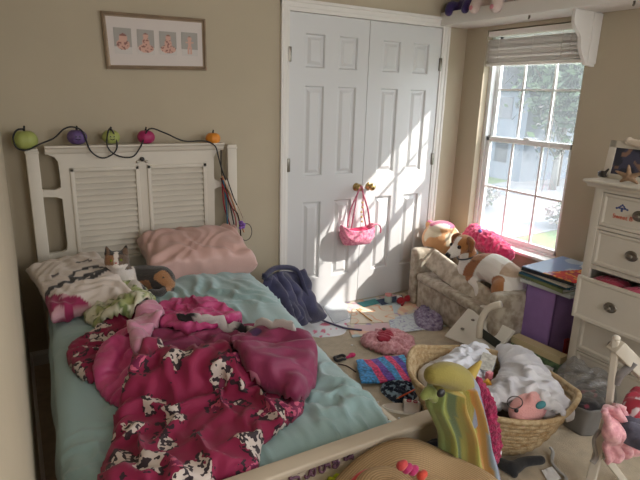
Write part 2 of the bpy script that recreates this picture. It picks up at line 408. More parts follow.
# doors
ROWS = [(1.918, 1.702), (1.597, .995), (.82, .243)]
def leaf(name, x0, x1, cols, hinge):
    yf, yb, z0, z1 = D+.002, D+.036, .012, DZ
    mb = MB(); xs = [x0]+[v for c in cols for v in c]+[x1]; zs = [z0]+[v for r in ROWS[::-1] for v in r[::-1]]+[z1]
    for i in range(len(xs)-1):
        for j in range(len(zs)-1):
            a, b, c, d = xs[i], xs[i+1], zs[j], zs[j+1]
            if i % 2 == 1 and j % 2 == 1:
                steps = [(0, 0), (.005, .001), (.012, .015), (.024, .015), (.044, .004)]
                R = [[(a+s, yf+y, c+s), (b-s, yf+y, c+s), (b-s, yf+y, d-s), (a+s, yf+y, d-s)] for s, y in steps]
                vs = [p for r in R for p in r]
                fs = [(k*4+e, k*4+(e+1) % 4, k*4+4+(e+1) % 4, k*4+4+e) for k in range(4) for e in range(4)]+[(16, 17, 18, 19)]
                mb.add(vs, fs)
            else: mb.add([(a, yf, c), (b, yf, c), (b, yf, d), (a, yf, d)], [(0, 1, 2, 3)])
    mb.add([(x0, yf, z0), (x1, yf, z0), (x1, yf, z1), (x0, yf, z1), (x0, yb, z0), (x1, yb, z0), (x1, yb, z1), (x0, yb, z1)],
           [(4, 5, 6, 7), (0, 1, 5, 4), (3, 2, 6, 7), (0, 3, 7, 4), (1, 2, 6, 5)])
    e = bpy.data.objects.new(name, None); COL.objects.link(e); e.location = ((x0+x1)/2, D, 0); e['_loc'] = list(e.location); e['kind'] = 'structure'
    mb.build('panel_leaf', DOORM, e)
    kx = x1-.052 if hinge == 'l' else x0+.055
    kb = MB().lathe((kx, yf, .9), [(0, -.062), (.014, -.061), (.024, -.053), (.027, -.043), (.024, -.032), (.011, -.024), (.010, -.01), (.026, -.008), (.03, 0), (0, 0)], 24, 'y')
    kb.build('door_knob', BRASS, e)
    hx = x0 if hinge == 'l' else x1
    for z in (1.78, 1.08, .22):
        MB().box((hx-.011, yf-.012, z-.045), (hx+.011, yf+.001, z+.045), .003).build('door_hinge', PEWTER, e)
    return e
leaf('door_1', DX0+.002, DXM-.002, [(1.69, 1.842), (1.944, 2.098)], 'l')
leaf('door_2', DXM+.002, DX1-.002, [(2.3, 2.46), (2.568, 2.722)], 'r')
# window
we = bpy.data.objects.new('window_1', None); COL.objects.link(we); we.location = (W+.1, (WY0+WY1)/2, WZ0); we['_loc'] = list(we.location); we['kind'] = 'structure'
XW = W+.07
mb = MB(); f = .03
mb.box((XW-.01, WY0, WZ0), (XW+.07, WY0+f, WZ1)); mb.box((XW-.01, WY1-f, WZ0), (XW+.07, WY1, WZ1)); mb.box((XW-.01, WY0, WZ1-f), (XW+.07, WY1, WZ1)); mb.box((XW-.01, WY0, WZ0), (XW+.07, WY1, WZ0+.02))
mb.build('window_frame', VINYL, we)
def sash(name, x, z0, z1, fr=.036):
    y0, y1 = WY0+f, WY1-f; mb = MB()
    mb.box((x, y0, z0), (x+.028, y0+fr, z1), .004); mb.box((x, y1-fr, z0), (x+.028, y1, z1), .004); mb.box((x, y0, z1-fr), (x+.028, y1, z1), .004); mb.box((x, y0, z0), (x+.028, y1, z0+fr), .004)
    s = mb.build(name, VINYL, we)
    g = MB()
    for k in (1, 2):
        yy = y0+(y1-y0)*k/3; g.box((x+.008, yy-.0075, z0+fr), (x+.02, yy+.0075, z1-fr))
    zz = (z0+z1)/2; g.box((x+.0085, y0+fr, zz-.0075), (x+.0195, y1-fr, zz+.0075))
    g.build('muntin_grid', VINYL, s)
    MB().box((x+.012, y0+fr-.004, z0+fr-.004), (x+.016, y1-fr+.004, z1-fr+.004)).build('pane', GLASS, s)
sash('upper_sash', XW+.035, 1.232, WZ1-f); sash('lower_sash', XW+.002, WZ0+.02, 1.272)
mb = MB(); mb.box((XW-.012, 2.52, 1.272), (XW+.02, 2.57, 1.286), .004); mb.build('sash_lock', VINYL, we)
struct(MB().box((W-.035, WY0-.03, WZ0-.018), (XW, WY1+.03, WZ0+.004), .006).build('trim_3', WHITE))
# ------------------------------------------------------------------ outside
random.seed(5)
GZ = -3.0
lawnm = mat('outdoor_lawn', S(64, 84, 42), 1, .4, .15, .3, 20); roadm = mat('outdoor_asphalt', S(92, 94, 98), .9, 1, .06)
sid = mat('outdoor_siding', S(82, 90, 100), .8, 2, .03); roofm = mat('outdoor_roof', S(46, 48, 54), .9); winm = mat('outdoor_dark_glass', S(30, 36, 46), .2)
leafm = mat('tree_leaves', S(50, 70, 38), .8, 1.2, .3, c2=S(26, 42, 28)); leaf2 = mat('white_blossom', S(120, 112, 112), .8, 4, .2, c2=S(52, 62, 42)); bark = mat('tree_bark', S(90, 78, 66), .95, 8, .2); pale = mat('pale_bark', S(120, 118, 114), .9, 8, .1)
struct(MB().box((W+.3, -60, GZ-.2), (90, 70, GZ)).build('lawn', lawnm))
struct(MB().prism([(3.5, 11.0), (70, 15.5), (70, 26), (40, 24), (3.5, 16.5)], 'z', GZ-.05, GZ+.02).build('street', roadm))
def tree(x, y, h, r, label, lm, bk, n=900, trunk=.25, grp=None, ls=.3, name='leafy_tree'):
    e = thing(name, label, 'tree', (x, y, GZ), grp)
    mb = MB(); mb.tube([(x, y, GZ-.05), (x+.1, y, GZ+h*.3), (x-.1, y+.1, GZ+h*.7)], [trunk, trunk*.7, trunk*.3], 8)
    for k in range(7):
        a = k*2.4; mb.tube([(x, y, GZ+h*(.25+.05*k)), (x+math.cos(a)*r*.5, y+math.sin(a)*r*.5, GZ+h*(.45+.05*k))], [trunk*.4, trunk*.12], 6)
    mb.build('trunk', bk, e)
    mb = MB(); cl = [(Vector((random.gauss(0, .45), random.gauss(0, .45), random.uniform(-.7, .8)))) for _ in range(16)]
    for k in range(n):
        c = random.choice(cl); p = c+Vector([random.gauss(0, .2) for _ in range(3)])
        p = Vector((x+p.x*r, y+p.y*r, GZ+h*.62+p.z*h*.42))
        u = Vector([random.gauss(0, 1) for _ in range(3)]).normalized(); v = u.orthogonal().normalized(); s = ls*random.uniform(.5, 1.2)
        mb.add([p-u*s, p+v*s*.6, p+u*s, p-v*s*.6], [(0, 1, 2, 3)])
    mb.build('foliage', lm, e); return e
def out(px, py): return at(px, py, Z=GZ)
G = 'trees beyond the window'
for px, dist, h, r, lb in [(500, 33, 13, 3.6, 'tall green tree outside behind the left window column'), (535, 33, 15, 4.4, 'broad green tree outside in the middle of the window'), (566, 26, 13, 4, 'green tree outside at the right edge of the window'),
                           (520, 46, 20, 7, 'farthest large tree outside, above the pale house'), (590, 40, 20, 7, 'large tree outside hidden mostly by the right window edge'), (478, 42, 17, 6, 'green tree outside next to the left window jamb')]:
    d = at(px, 105, X=dist); tree(d.x, d.y, h, r, lb, leafm, bark, 8000, .25, G, .27)
t = at(552, 190, Z=GZ); tree(t.x, t.y, 5.5, 1.6, 'small tree with a pale forked trunk near the street', leaf2, pale, 160, .2, ls=.16, name='small_tree')
b1 = at(497, 215, Z=GZ); b2 = at(555, 225, Z=GZ)
def bush(p, r, label, n=500):
    e = thing('flowering_bush', label, 'bush', (p.x, p.y, GZ), 'flowering bushes on the lawn'); mb = MB()
    for k in range(n):
        q = Vector([random.gauss(0, 1) for _ in range(3)]).normalized()*random.uniform(.6, 1); q = Vector((p.x+q.x*r, p.y+q.y*r, GZ+r*.5+q.z*r*.5))
        u = Vector([random.gauss(0, 1) for _ in range(3)]).normalized(); v = u.orthogonal().normalized(); s = .1
        mb.add([q-u*s, q+v*s, q+u*s, q-v*s], [(0, 1, 2, 3)])
    mb.build('foliage', leaf2, e); MB().tube([(p.x, p.y, GZ-.02), (p.x, p.y, GZ+r*.7)], .06, 6).build('stem', bark, e)
bush(b1+Vector((0, 1.5, 0)), 1.2, 'pale flowering bush outside, lower left of the window'); bush(b2+Vector((0, -.8, 0)), 1.1, 'pale flowering bush outside, lower right of the window')
hc = at(507, 108, X=25)
e = thing('house', 'pale grey sided house with a dark roof seen outside through the upper left panes', 'house', (hc.x+3, hc.y+3, GZ))
hx, hy = hc.x, hc.y
MB().box((hx, hy-1.5, GZ), (hx+7, hy+8, GZ+5.2)).build('wall', sid, e)
MB().prism([(hy-1.9, GZ+5.1), (hy+8.4, GZ+5.1), (hy+3.25, GZ+8)], 'x', hx-.4, hx+7.4).build('roof', roofm, e)
for yy in (0, 2.6, 5.2):
    for zz in (1, 3.5): MB().box((hx-.05, hy+yy-.4, GZ+zz), (hx+.02, hy+yy+.5, GZ+zz+1.2)).build('window', winm, e)
# ------------------------------------------------------------------ blinds
e = thing('window_blind', 'raised white slatted blind stacked at the top of the window', 'blind', (W+.03, 2.545, 1.77))
MB().box((W+.005, WY0+.008, 1.975), (W+.05, WY1-.008, 2.012), .003).build('head_rail', BLIND, e)
for k in range(20):
    z = 1.80+k*.0078
    mb = MB(); yy0, yy1 = WY0+.012, WY1-.012; dz = .003*math.sin(k*1.7)
    mb.m = Matrix.Translation((W+.027, 0, z)) @ Matrix.Rotation(math.radians(8+4*math.sin(k)), 4, 'Y')
    mb.box((-.025, yy0, -.0011+dz*.3), (.025, yy1, .0011+dz*.3)); mb.build('slat', BLIND, e)
MB().box((W+.003, WY0+.01, 1.775), (W+.052, WY1-.01, 1.793), .003).build('bottom_rail', BLIND, e)
for yy in (WY0+.12, 2.545, WY1-.12):
    MB().tube([(W+.001, yy, 1.775), (W+.001, yy, 1.98)], .0012, 5).build('ladder_cord', BLIND, e)
MB().tube([(W+.0, WY0+.18, 1.98), (W+.004, WY0+.17, 1.3), (W+.0, WY0+.175, .95)], .0015, 5).build('pull_cord', BLIND, e)
# ------------------------------------------------------------------ wall shelf
e = thing('wall_shelf', 'long white wall shelf with a raised front edge above the window', 'shelf', (2.93, 1.4, 2.046))
MB().box((2.815, -.6, 2.046), (W-.001, D-.002, 2.066), .002).build('shelf_board', WHITE, e)
MB().box((2.797, -.6, 2.046), (2.815, D-.002, 2.135), .004).build('front_edge', WHITE, e)
def bracket(y):
    pr = [(W-.001, 2.046), (2.83, 2.046), (2.83, 1.985)]+[(2.83+.085*(.5-.5*math.cos(t*PI)), 1.985-.1*t) for t in (.2, .4, .6, .8, 1)]+[(2.915+.06*(1-math.cos(t*PI/2))+.0, 1.885-.11*t) for t in (.25, .5, .75, 1)]+[(2.985, 1.752), (W-.001, 1.745)]
    mb = MB(); mb.prism([(u, v) for u, v in pr], 'y', y-.011, y+.011)
    mb.box((2.995, y-.02, 1.76), (W-.001, y+.02, 2.04), .003)
    mb.build('bracket', WHITE, e, bev=.002)
bracket(2.085); bracket(.9)
for y in (2.4, 1.75): MB().tube([(2.84, y, 2.05), (2.84, y, 2.03), (2.835, y, 2.025)], .006, 8).build('hook', PEWTER, e)
def plush(name, label, prims, col, cat='plush toy', vox=.008, colf=None, m=None, group=None, disp=None):
    c = Vector((0, 0, 0)); zs = []
    for q in prims:
        if q[0] == 'e': c += Vector(q[1])
        else: c += Vector(q[1][0])
    c /= len(prims); base = min([(q[1][2]-(q[2] if isinstance(q[2], (int, float)) else q[2][2])) if q[0] == 'e' else min(p[2] for p in q[1]) for q in prims])
    e = thing(name, label, cat, (c.x, c.y, base), group)
    blob('body', prims, m or VFUR, e, vox, 4, colf or (lambda v: col), disp)
    return e
# toys on the shelf (only their bottoms show)
p = plush('plush_doll', 'plush toy in dark purple slumped at the closet end of the wall shelf', [('e', (2.91, 2.99, 2.16), (.08, .10, .09)), ('e', (2.91, 2.98, 2.28), (.06, .06, .06)), ('l', [(2.88, 2.93, 2.14), (2.81, 2.9, 2.17), (2.785, 2.9, 2.13)], [.035, .035, .03]), ('l', [(2.9, 3.04, 2.14), (2.81, 3.06, 2.17), (2.785, 3.06, 2.13)], [.035, .035, .03])], S(52, 36, 92))
p = plush('plush_rabbit', 'white plush with two pink soled feet hanging over the shelf edge', [('e', (2.93, 2.72, 2.15), (.075, .09, .085)), ('e', (2.93, 2.72, 2.27), .06), ('l', [(2.9, 2.76, 2.12), (2.815, 2.81, 2.17), (2.785, 2.81, 2.13)], [.035, .034, .04]), ('l', [(2.9, 2.68, 2.12), (2.81, 2.62, 2.17), (2.78, 2.62, 2.115)], [.035, .036, .042])], S(216, 196, 188))
for yy, xx, z in ((2.81, 2.747, 2.125), (2.62, 2.74, 2.11)):
    MB().ell((xx, yy, z), (.005, .016, .015)).build('foot_pad', mat('pad_pink_%d' % int(yy*100), S(214, 140, 150), .9), p)
plush('plush_bear', 'dark red plush toy on the wall shelf right of the white plush', [('e', (2.92, 2.42, 2.14), (.07, .08, .075)), ('e', (2.92, 2.42, 2.25), .055), ('l', [(2.9, 2.38, 2.12), (2.845, 2.33, 2.1)], [.03, .03])], S(120, 24, 44))
# ------------------------------------------------------------------ BED
HY = 3.05
e = thing('bed_frame', 'ivory wooden bed frame with louvered headboard against the back wall', 'bed', (.6, 2.1, 0))
for x0, x1 in ((.05, .108), (1.115, 1.173)):
    mb = MB(); mb.box((x0, HY-.005, 0), (x1, HY+.05, 1.235), .004); mb.box((x0-.003, HY-.008, 1.21), (x1+.003, HY+.053, 1.222), .003)
    mb.build('headboard_post', BEDW, e)
def ogee():
    mb = MB()
    L = [(.142, 1.235), (.142, 1.215), (.155, 1.2), (.18, 1.19), (.195, 1.165), (.198, 1.05), (.195, 1.03), (.17, 1.02), (.108, 1.022), (.108, .985), (.17, .982), (.197, .97), (.2, .72), (.195, .69), (.17, .68), (.108, .68), (.108, .35), (.245, .35), (.245, 1.235)]
    mb.prism(L, 'y', HY, HY+.03)
    mb.prism([(2*.613-a, b) for a, b in L], 'y', HY, HY+.03)
    mb.box((.245, HY, 1.13), (.981, HY+.03, 1.235)); mb.box((.245, HY, .35), (.981, HY+.03, .6)); mb.box((.596, HY, .6), (.64, HY+.03, 1.13))
    return mb
ogee().build('headboard_frame', BEDW, e)
mb = MB(); pr = [(HY-.03, 1.249), (HY-.03, 1.24), (HY-.018, 1.232), (HY-.012, 1.215), (HY-.004, 1.205), (HY+.045, 1.205), (HY+.045, 1.249)]
mb.prism(pr, 'x', .138, 1.088); mb.build('headboard_cap', BEDW, e)
for x0, x1 in ((.245, .596), (.64, .981)):
    mb = MB()
    for a, b in (((x0, .6), (x0+.02, 1.13)), ((x1-.02, .6), (x1, 1.13)), ((x0, 1.11), (x1, 1.13)), ((x0, .6), (x1, .62))):
        mb.box((a[0], HY-.008, a[1]), (b[0], HY+.02, b[1]), .003)
    n = 15
    for k in range(n):
        z = .622+(1.108-.622)*k/n; h = (1.108-.622)/n
        mb.prism([(HY-.004, z+.002), (HY-.004, z+.006), (HY+.016, z+h+.004), (HY+.022, z+h)], 'x', x0+.02, x1-.02)
    mb.box((x0+.01, HY+.022, .61), (x1-.01, HY+.027, 1.12))
    mb.build('louver_panel', BEDW, e)
MB().lathe((.615, HY-.002, 1.166), [(0, -.016), (.008, -.015), (.013, -.008), (.008, -.002), (0, 0)], 16, 'y').build('headboard_knob', DARK, e)
mb = MB()
for a in (-1, 1): mb.ell((.615+a*.024, HY-.006, 1.152), (.01, .006, .008)); mb.ell((.615+a*.012, HY-.006, 1.16), (.006, .005, .005))
mb.build('headboard_ornament', SILVER, e)
FY = 1.035
mb = MB(); mb.box((.06, FY, .2), (1.14, FY+.03, .592), .003); mb.box((.045, FY-.012, .585), (1.185, FY+.042, .606), .006); mb.build('footboard', FOOT, e)
for x0 in (.05, 1.12): MB().box((x0, FY-.008, 0), (x0+.055, FY+.038, .585), .004).build('footboard_post', FOOT, e)
for x0 in (.055, 1.125): MB().box((x0, FY+.03, .22), (x0+.028, HY, .36), .003).build('side_rail', FOOT, e)
MB().box((.09, FY+.05, .27), (1.12, HY-.02, .3)).build('slat_base', FOOT, e)
# letters stuck on the footboard (strokes as they read in the photograph)
lm = mat('plum_letter_foam', S(112, 78, 98), .8)
def strokes(cx, cz, s, polys, name='sticker_letter'):
    mb = MB()
    for pl in polys: mb.tube(cr([(cx+u*s, FY-.004, cz+v*s) for u, v in pl], 5), .0038, 6)
    mb.build(name, lm, e)
LET = [[[(.9, .9), (.2, 1), (0, .6), (.7, .5), (.9, .3), (.8, -.1), (.1, 0)]],
       [[(0, .3), (.1, 0), (.4, .1), (.5, .6), (.8, .8), (1, .5), (.9, 0), (.6, .2), (.7, .5)]],
       [[(0, .9), (.05, .2), (.4, 0), (.6, .3), (.6, .8)], [(.2, .7), (.5, .9)], [(.6, .5), (1, .6), (1.1, .2)]],
       [[(0, .9), (.6, 1), (.5, .6), (.1, .6)], [(.5, .6), (.8, .3), (.5, -.1), (.2, .1), (.5, .4)]],
       [[(0, .5), (.1, .2), (.4, .3), (.5, .7), (.6, .2), (.9, .4), (.9, 0)]]]
for (px, py), L in zip(((294, 478), (309, 472), (323, 467), (335, 462), (348, 456)), LET):
    q = at(px, py, Y=FY); strokes(q.x-.014, q.z-.012, .03, L)
# mattress with fitted sheet
sheetm = mat('teal_cotton_sheet', S(150, 180, 182), .6, 6, .03, .15, 300, sheen=.3)
wrinkle(sheetm, math.radians(22), 7, 3.5, .03, 1)
e = thing('mattress', 'single mattress in a rumpled pale teal fitted sheet', 'mattress', (.55, 2.05, .3))
MPTS = [(.01, 1.10), (.5, 1.095), (.9, 1.10), (.955, 1.14), (.985, 1.5), (1.03, 1.9), (1.09, 2.4), (1.11, 2.95), (1.05, 3.02), (.5, 3.025), (.13, 3.02), (.085, 2.9), (.045, 2.1), (.012, 1.3)]
hm_reset(-.3, .9, 0)
def foot(X, Y): return np.clip(.45+(2.0-Y)*.9, .45, 1.25)*np.clip(.9+.9*vnoise(X, Y, 3, 91), .3, 1.5)
buckle('fitted_sheet', MPTS, sheetm, e, (1.20, 1.10), .03, .10, .0105, (math.radians(20), .075, .032), 130, .12, .0006, .006, 3, sharp=3.2, z0=.545, off=0, compf=foot, edgez=.03, pw=.6, warp=1.5)
def skirt():
    b = cr([(x, y, 0) for x, y in MPTS], 16, True); n = len(b); c = Vector((.53, 2.05, 0)); vs = []; fs = []
    L_ = ((-.003, .515), (.008, .50), (.014, .46), (.012, .42), (.004, .37), (-.02, .33))
    for j, (o, z) in enumerate(L_):
        for k in range(n):
            nrm_ = (b[k]-c).normalized(); q = b[k]+nrm_*(o+.010*nz(b[k], 9, 3+j)*(j > 0)+.006*math.sin(k*.9+j*.5)*(j > 1)); vs.append(Vector((q.x, q.y, z)))
    for i in range(len(L_)-1):
        for k in range(n): a_ = i*n+k; b2_ = i*n+(k+1) % n; fs.append((a_, b2_, b2_+n, a_+n))
    return MB().add(vs, fs, True).build('sheet_skirt', sheetm, e)
skirt()
MB().box((.11, FY+.06, .302), (1.05, HY-.04, .40), .03).build('mattress_core', mat('mattress_ticking', S(200, 200, 196), .9), e)
def L2(pts, Z):
    o_ = [tuple(at(x, y, Z=Z)[:2]) for x, y in pts]
    return [(a, max(b, 1.095)) if a < 1.1 and Z > .6 else (a, b) for a, b in o_]
# pillows
def pillow(name, label, c, size, rot, m, colf=None, wr=.012, seed=3, cat='pillow', lam=.09, group=None):
    a, b, h = size; R = Euler(rot).to_matrix(); vs = []; fs = []; n = 56
    def f(u, v, s):
        x = math.copysign(abs(u)**.9, u); y = math.copysign(abs(v)**.9, v)
        e_ = (1-abs(u)**3.2)*(1-abs(v)**3.2)
        sh = 1-.09*(1-abs(v)**2)*(abs(u) > 0)*abs(u)**2 - .0
        sh2 = 1-.09*(1-abs(u)**2)*abs(v)**2
        t = max(0, e_)**.42
        P = Vector((x*a*sh, y*b*sh2, 0)); ec = min(1, 1.2-t)
        w_ = wr*(ridge(P, .9, lam, 1.6, 5, seed)+.5*ridge(P, -.5, lam*.7, 1.6, 6, seed+5))*(.3+ec)*(t > 0)
        return R @ Vector((P.x, P.y, s*(t*h+w_*min(1, t*2)))) + Vector(c)
    for s in (1, -1):
        o = len(vs)
        for i in range(n+1):
            for j in range(n+1): vs.append(f(-1+2*i/n, -1+2*j/n, s))
        for i in range(n):
            for j in range(n): fs.append((o+i*(n+1)+j, o+(i+1)*(n+1)+j, o+(i+1)*(n+1)+j+1, o+i*(n+1)+j+1))
    bm = bmesh.new(); V = [bm.verts.new(v) for v in vs]
    for q in fs: bm.faces.new([V[i] for i in q])
    bmesh.ops.remove_doubles(bm, verts=bm.verts[:], dist=.0004)
    m_ = MB(); m_.bm(bm); o = m_.build(name, m, None, colf); return tag(o, label, cat, group)
pillow('pillow', 'blush pink satin pillow leaning on the headboard, right of the cat', (.83, 2.80, .665), (.30, .2, .085), (math.radians(14), 0, math.radians(-4)), wrinkle(mat('blush_satin', S(206, 168, 160), .45, 8, .05, .1, 160, sheen=.1), 1.0, 8, 2.5, .022, .9), seed=8, wr=.024, lam=.12)
pc = Vector((.20, 2.64, .635))
def cowcol(v):
    d = v-pc; u = d.x+.05*nz(v, 6, 2); w_ = d.y+.04*nz(v, 6, 5)
    line = abs(w_+.14-.35*(u+.1)) < .02 or abs(math.hypot(u-.06, w_+.05)-.07) < .012
    if w_ < -.30-.9*u: return S(150, 36, 84) if nz(v, 14, 3) > -.1 else S(196, 150, 160)
    if line: return S(38, 34, 36)
    if math.hypot(u-.03, (w_-.12)*1.8) < .03 and math.hypot(u-.03, (w_-.12)*1.8) > .016: return S(52, 44, 44)
    if math.hypot(u+.10, w_-.02) < .025: return S(60, 50, 50)
    return S(216, 204, 196)
pillow('pillow', 'white pillow with black scribbled outlines and magenta corner at the wall side', pc, (.18, .34, .05), (math.radians(2), math.radians(-5), math.radians(6)), VCL, cowcol, seed=4, wr=.016)
# blankets on the bed
def printed():
    m = bpy.data.materials.new('magenta_print'); m.use_nodes = True; t = m.node_tree; L = t.links.new; b = t.nodes['Principled BSDF']
    b.inputs['Roughness'].default_value = .75; b.inputs['Sheen Weight'].default_value = .12
    tc = t.nodes.new('ShaderNodeTexCoord'); N = lambda k: t.nodes.new(k)
    wn = N('ShaderNodeTexNoise'); wn.inputs['Scale'].default_value = 14; L(tc.outputs['Object'], wn.inputs['Vector'])
    ad = N('ShaderNodeMixRGB'); ad.blend_type = 'ADD'; ad.inputs[0].default_value = .09; L(tc.outputs['Object'], ad.inputs[1]); L(wn.outputs['Color'], ad.inputs[2])
    v1 = N('ShaderNodeTexVoronoi'); v1.inputs['Scale'].default_value = 9.5; v1.inputs['Randomness'].default_value = .75; L(ad.outputs[0], v1.inputs['Vector'])
    n2 = N('ShaderNodeTexNoise'); n2.inputs['Scale'].default_value = 62; n2.inputs['Detail'].default_value = 1; L(tc.outputs['Object'], n2.inputs['Vector'])
    def gt(a, v, lo=False):
        q = N('ShaderNodeMath'); q.operation = 'LESS_THAN' if lo else 'GREATER_THAN'; L(a, q.inputs[0]); q.inputs[1].default_value = v; return q.outputs[0]
    def mul(a, c):
        q = N('ShaderNodeMath'); q.operation = 'MULTIPLY'; L(a, q.inputs[0]); L(c, q.inputs[1]); return q.outputs[0]
    sep = N('ShaderNodeSeparateColor'); L(v1.outputs['Color'], sep.inputs[0])
    dis = v1.outputs['Distance']
    inw = gt(dis, .43, True); isw = gt(sep.outputs[0], .30); rim = gt(dis, .51, True); sp = gt(n2.outputs[0], .52)
    small = gt(dis, .33, True)
    def mix(f, a, c):
        q = N('ShaderNodeMixRGB'); L(f, q.inputs[0])
        for i, s_ in ((1, a), (2, c)):
            if isinstance(s_, tuple): q.inputs[i].default_value = s_
            else: L(s_, q.inputs[i])
        return q.outputs[0]
    base = S(136, 14, 64)
    c1 = mix(mul(rim, sp), base, S(40, 12, 28))
    heart = mix(sp, S(120, 14, 70), S(196, 90, 120))
    c2 = mix(small, c1, heart)
    wht = mix(gt(n2.outputs[0], .53), S(206, 192, 184), S(50, 36, 44))
    c3 = mix(mul(inw, isw), c2, wht)
    L(c3, b.inputs['Base Color']); return m
PRINT = wrinkle(printed(), .9, 6, 1.6, .025, 1)
plain = mat('plum_microfibre', S(134, 38, 80), .6, 7, .1, .12, 200, sheen=.12, c2=S(112, 28, 68))
def spots(m):
    t = m.node_tree; b = t.nodes['Principled BSDF']; L = t.links.new; tc = t.nodes.new('ShaderNodeTexCoord')
    v = t.nodes.new('ShaderNodeTexVoronoi'); v.inputs['Scale'].default_value = 5.2; L(tc.outputs['Object'], v.inputs['Vector'])
    q = t.nodes.new('ShaderNodeMath'); q.operation = 'LESS_THAN'; q.inputs[1].default_value = .2; L(v.outputs['Distance'], q.inputs[0])
    sp = t.nodes.new('ShaderNodeSeparateColor'); L(v.outputs['Color'], sp.inputs[0])
    r = t.nodes.new('ShaderNodeValToRGB'); r.color_ramp.interpolation = 'CONSTANT'; r.color_ramp.elements[0].color = S(66, 26, 76); r.color_ramp.elements[1].position = .35; r.color_ramp.elements[1].color = S(186, 116, 142); L(sp.outputs[0], r.inputs[0])
    src = b.inputs['Base Color'].links[0].from_socket; mx = t.nodes.new('ShaderNodeMixRGB'); L(q.outputs[0], mx.inputs[0]); L(src, mx.inputs[1]); L(r.outputs[0], mx.inputs[2]); L(mx.outputs[0], b.inputs['Base Color'])
spots(plain)
satin = mat('bright_pink_satin', S(206, 84, 140), .4, 9, .2, .1, 150, sheen=.1, c2=S(166, 24, 96))
lilac = mat('pale_pink_satin', S(206, 138, 164), .4, 6, .1, .1, 150, sheen=.3)
whitec = clm('white_cotton', S(214, 212, 212), S(188, 188, 192))
ZB = .575
wrinkle(plain, math.radians(98), 6, 3, .025, 1); wrinkle(satin, .7, 7, 2, .025, 1); wrinkle(lilac, .3, 7, 2.5, .025, 1)
cf = thing('comforter', 'crumpled magenta comforter with black and white print, plum underside and pink lining', 'comforter', (.5, 1.7, ZB))
buckle('plain_underside', L2([(126, 352), (136, 330), (160, 322), (200, 318), (250, 322), (296, 326), (312, 336), (314, 354), (306, 368), (270, 380), (200, 384), (150, 386), (130, 378)], .64), plain, cf, (1.10, 1.26), .045, .09, .011, (math.radians(98), .085, .04), 260, .12, .0012, .010, 11)
buckle('satin_lining', L2([(146, 320), (152, 302), (165, 292), (200, 290), (232, 300), (242, 320), (215, 334), (178, 334)], .65), satin, cf, (1.25, 1.2), .03, .06, .009, (.9, .06, .03), 220, .08, .001, .006, 3)
buckle('printed_edge', L2([(66, 346), (84, 330), (110, 316), (134, 300), (150, 306), (150, 322), (134, 342), (118, 362), (98, 372), (78, 366)], .63), PRINT, cf, (1.2, 1.2), .03, .05, .009, (.5, .08, .025), 220, .1, .001, .008, 5)
buckle('pink_lining_fold', L2([(104, 344), (120, 332), (136, 338), (146, 356), (140, 374), (124, 390), (104, 380), (92, 364)], .65), satin, cf, (1.25, 1.25), .025, .04, .009, (.4, .06, .03), 220, .08, .001, .006, 9)
buckle('pale_lining_fold', L2([(128, 330), (134, 310), (146, 300), (162, 302), (164, 318), (152, 332), (146, 352), (132, 354)], .67), lilac, cf, (1.2, 1.2), .025, .04, .009, (.2, .06, .02), 200, .1, .001, .006, 19)
buckle('printed_face', L2([(116, 396), (134, 370), (150, 350), (166, 352), (200, 358), (222, 350), (240, 362), (262, 372), (296, 372), (304, 390), (288, 408), (264, 424), (258, 450), (236, 482), (160, 492), (96, 486), (100, 452), (108, 425)], .65), PRINT, cf, (1.2, 1.2), .02, .07, .011, (math.radians(52), .15, .045), 320, .25, .001, .012, 13, gblur=5)
buckle('rolled_end', L2([(232, 342), (256, 330), (288, 324), (312, 334), (318, 352), (312, 370), (296, 384), (276, 378), (252, 372), (236, 360)], .68), plain, cf, (1.12, 1.2), .05, .06, .010, (math.radians(75), .06, .03), 220, .12, .001, .008, 23)
buckle('pink_turnback', L2([(176, 478), (184, 462), (205, 452), (240, 450), (256, 458), (246, 478), (215, 492), (185, 495)], .70), mat('rose_lining', S(170, 56, 104), .5, 9, .12, .1, 150, sheen=.3, c2=S(196, 110, 140)), cf, (1.15, 1.15), .015, .05, .010, (.7, .07, .02), 180, .1, .001, .008, 29)
def bandcol(v): return S(30, 26, 30) if (v.x < .52 or .66 < v.x < .70) else S(196, 188, 184)
bp_ = cr([at(x, y, Z=.70) for x, y in ((178, 318), (195, 322), (220, 321), (250, 322), (275, 327), (294, 331))], 8)
o = MB().tube([Vector((p.x, p.y, .008+float(hm_get(np.array([[p.x]]), np.array([[p.y]]))[0, 0]))) for p in bp_], .02, 10, flat=.3).build('cloth_band', VCL, None, bandcol)
tag(o, 'narrow strip of white and black cloth across the top of the plum comforter', 'cloth')
def greencol(v):
    a = nz(v, 16, 4); return S(96, 112, 60) if abs(a) < .06 else (S(168, 176, 118) if a > 0.02 else S(206, 204, 180))
o = buckle('baby_blanket', L2([(82, 303), (90, 288), (112, 284), (130, 280), (150, 288), (154, 304), (140, 316), (116, 320), (92, 318)], .63), VCL, None, (1.3, 1.3), .03, .05, .009, (.3, .06, .035), 240, .06, .001, .007, 41, greencol)
tag(o, 'small pale green and cream cloth bunched in front of the cat', 'cloth')
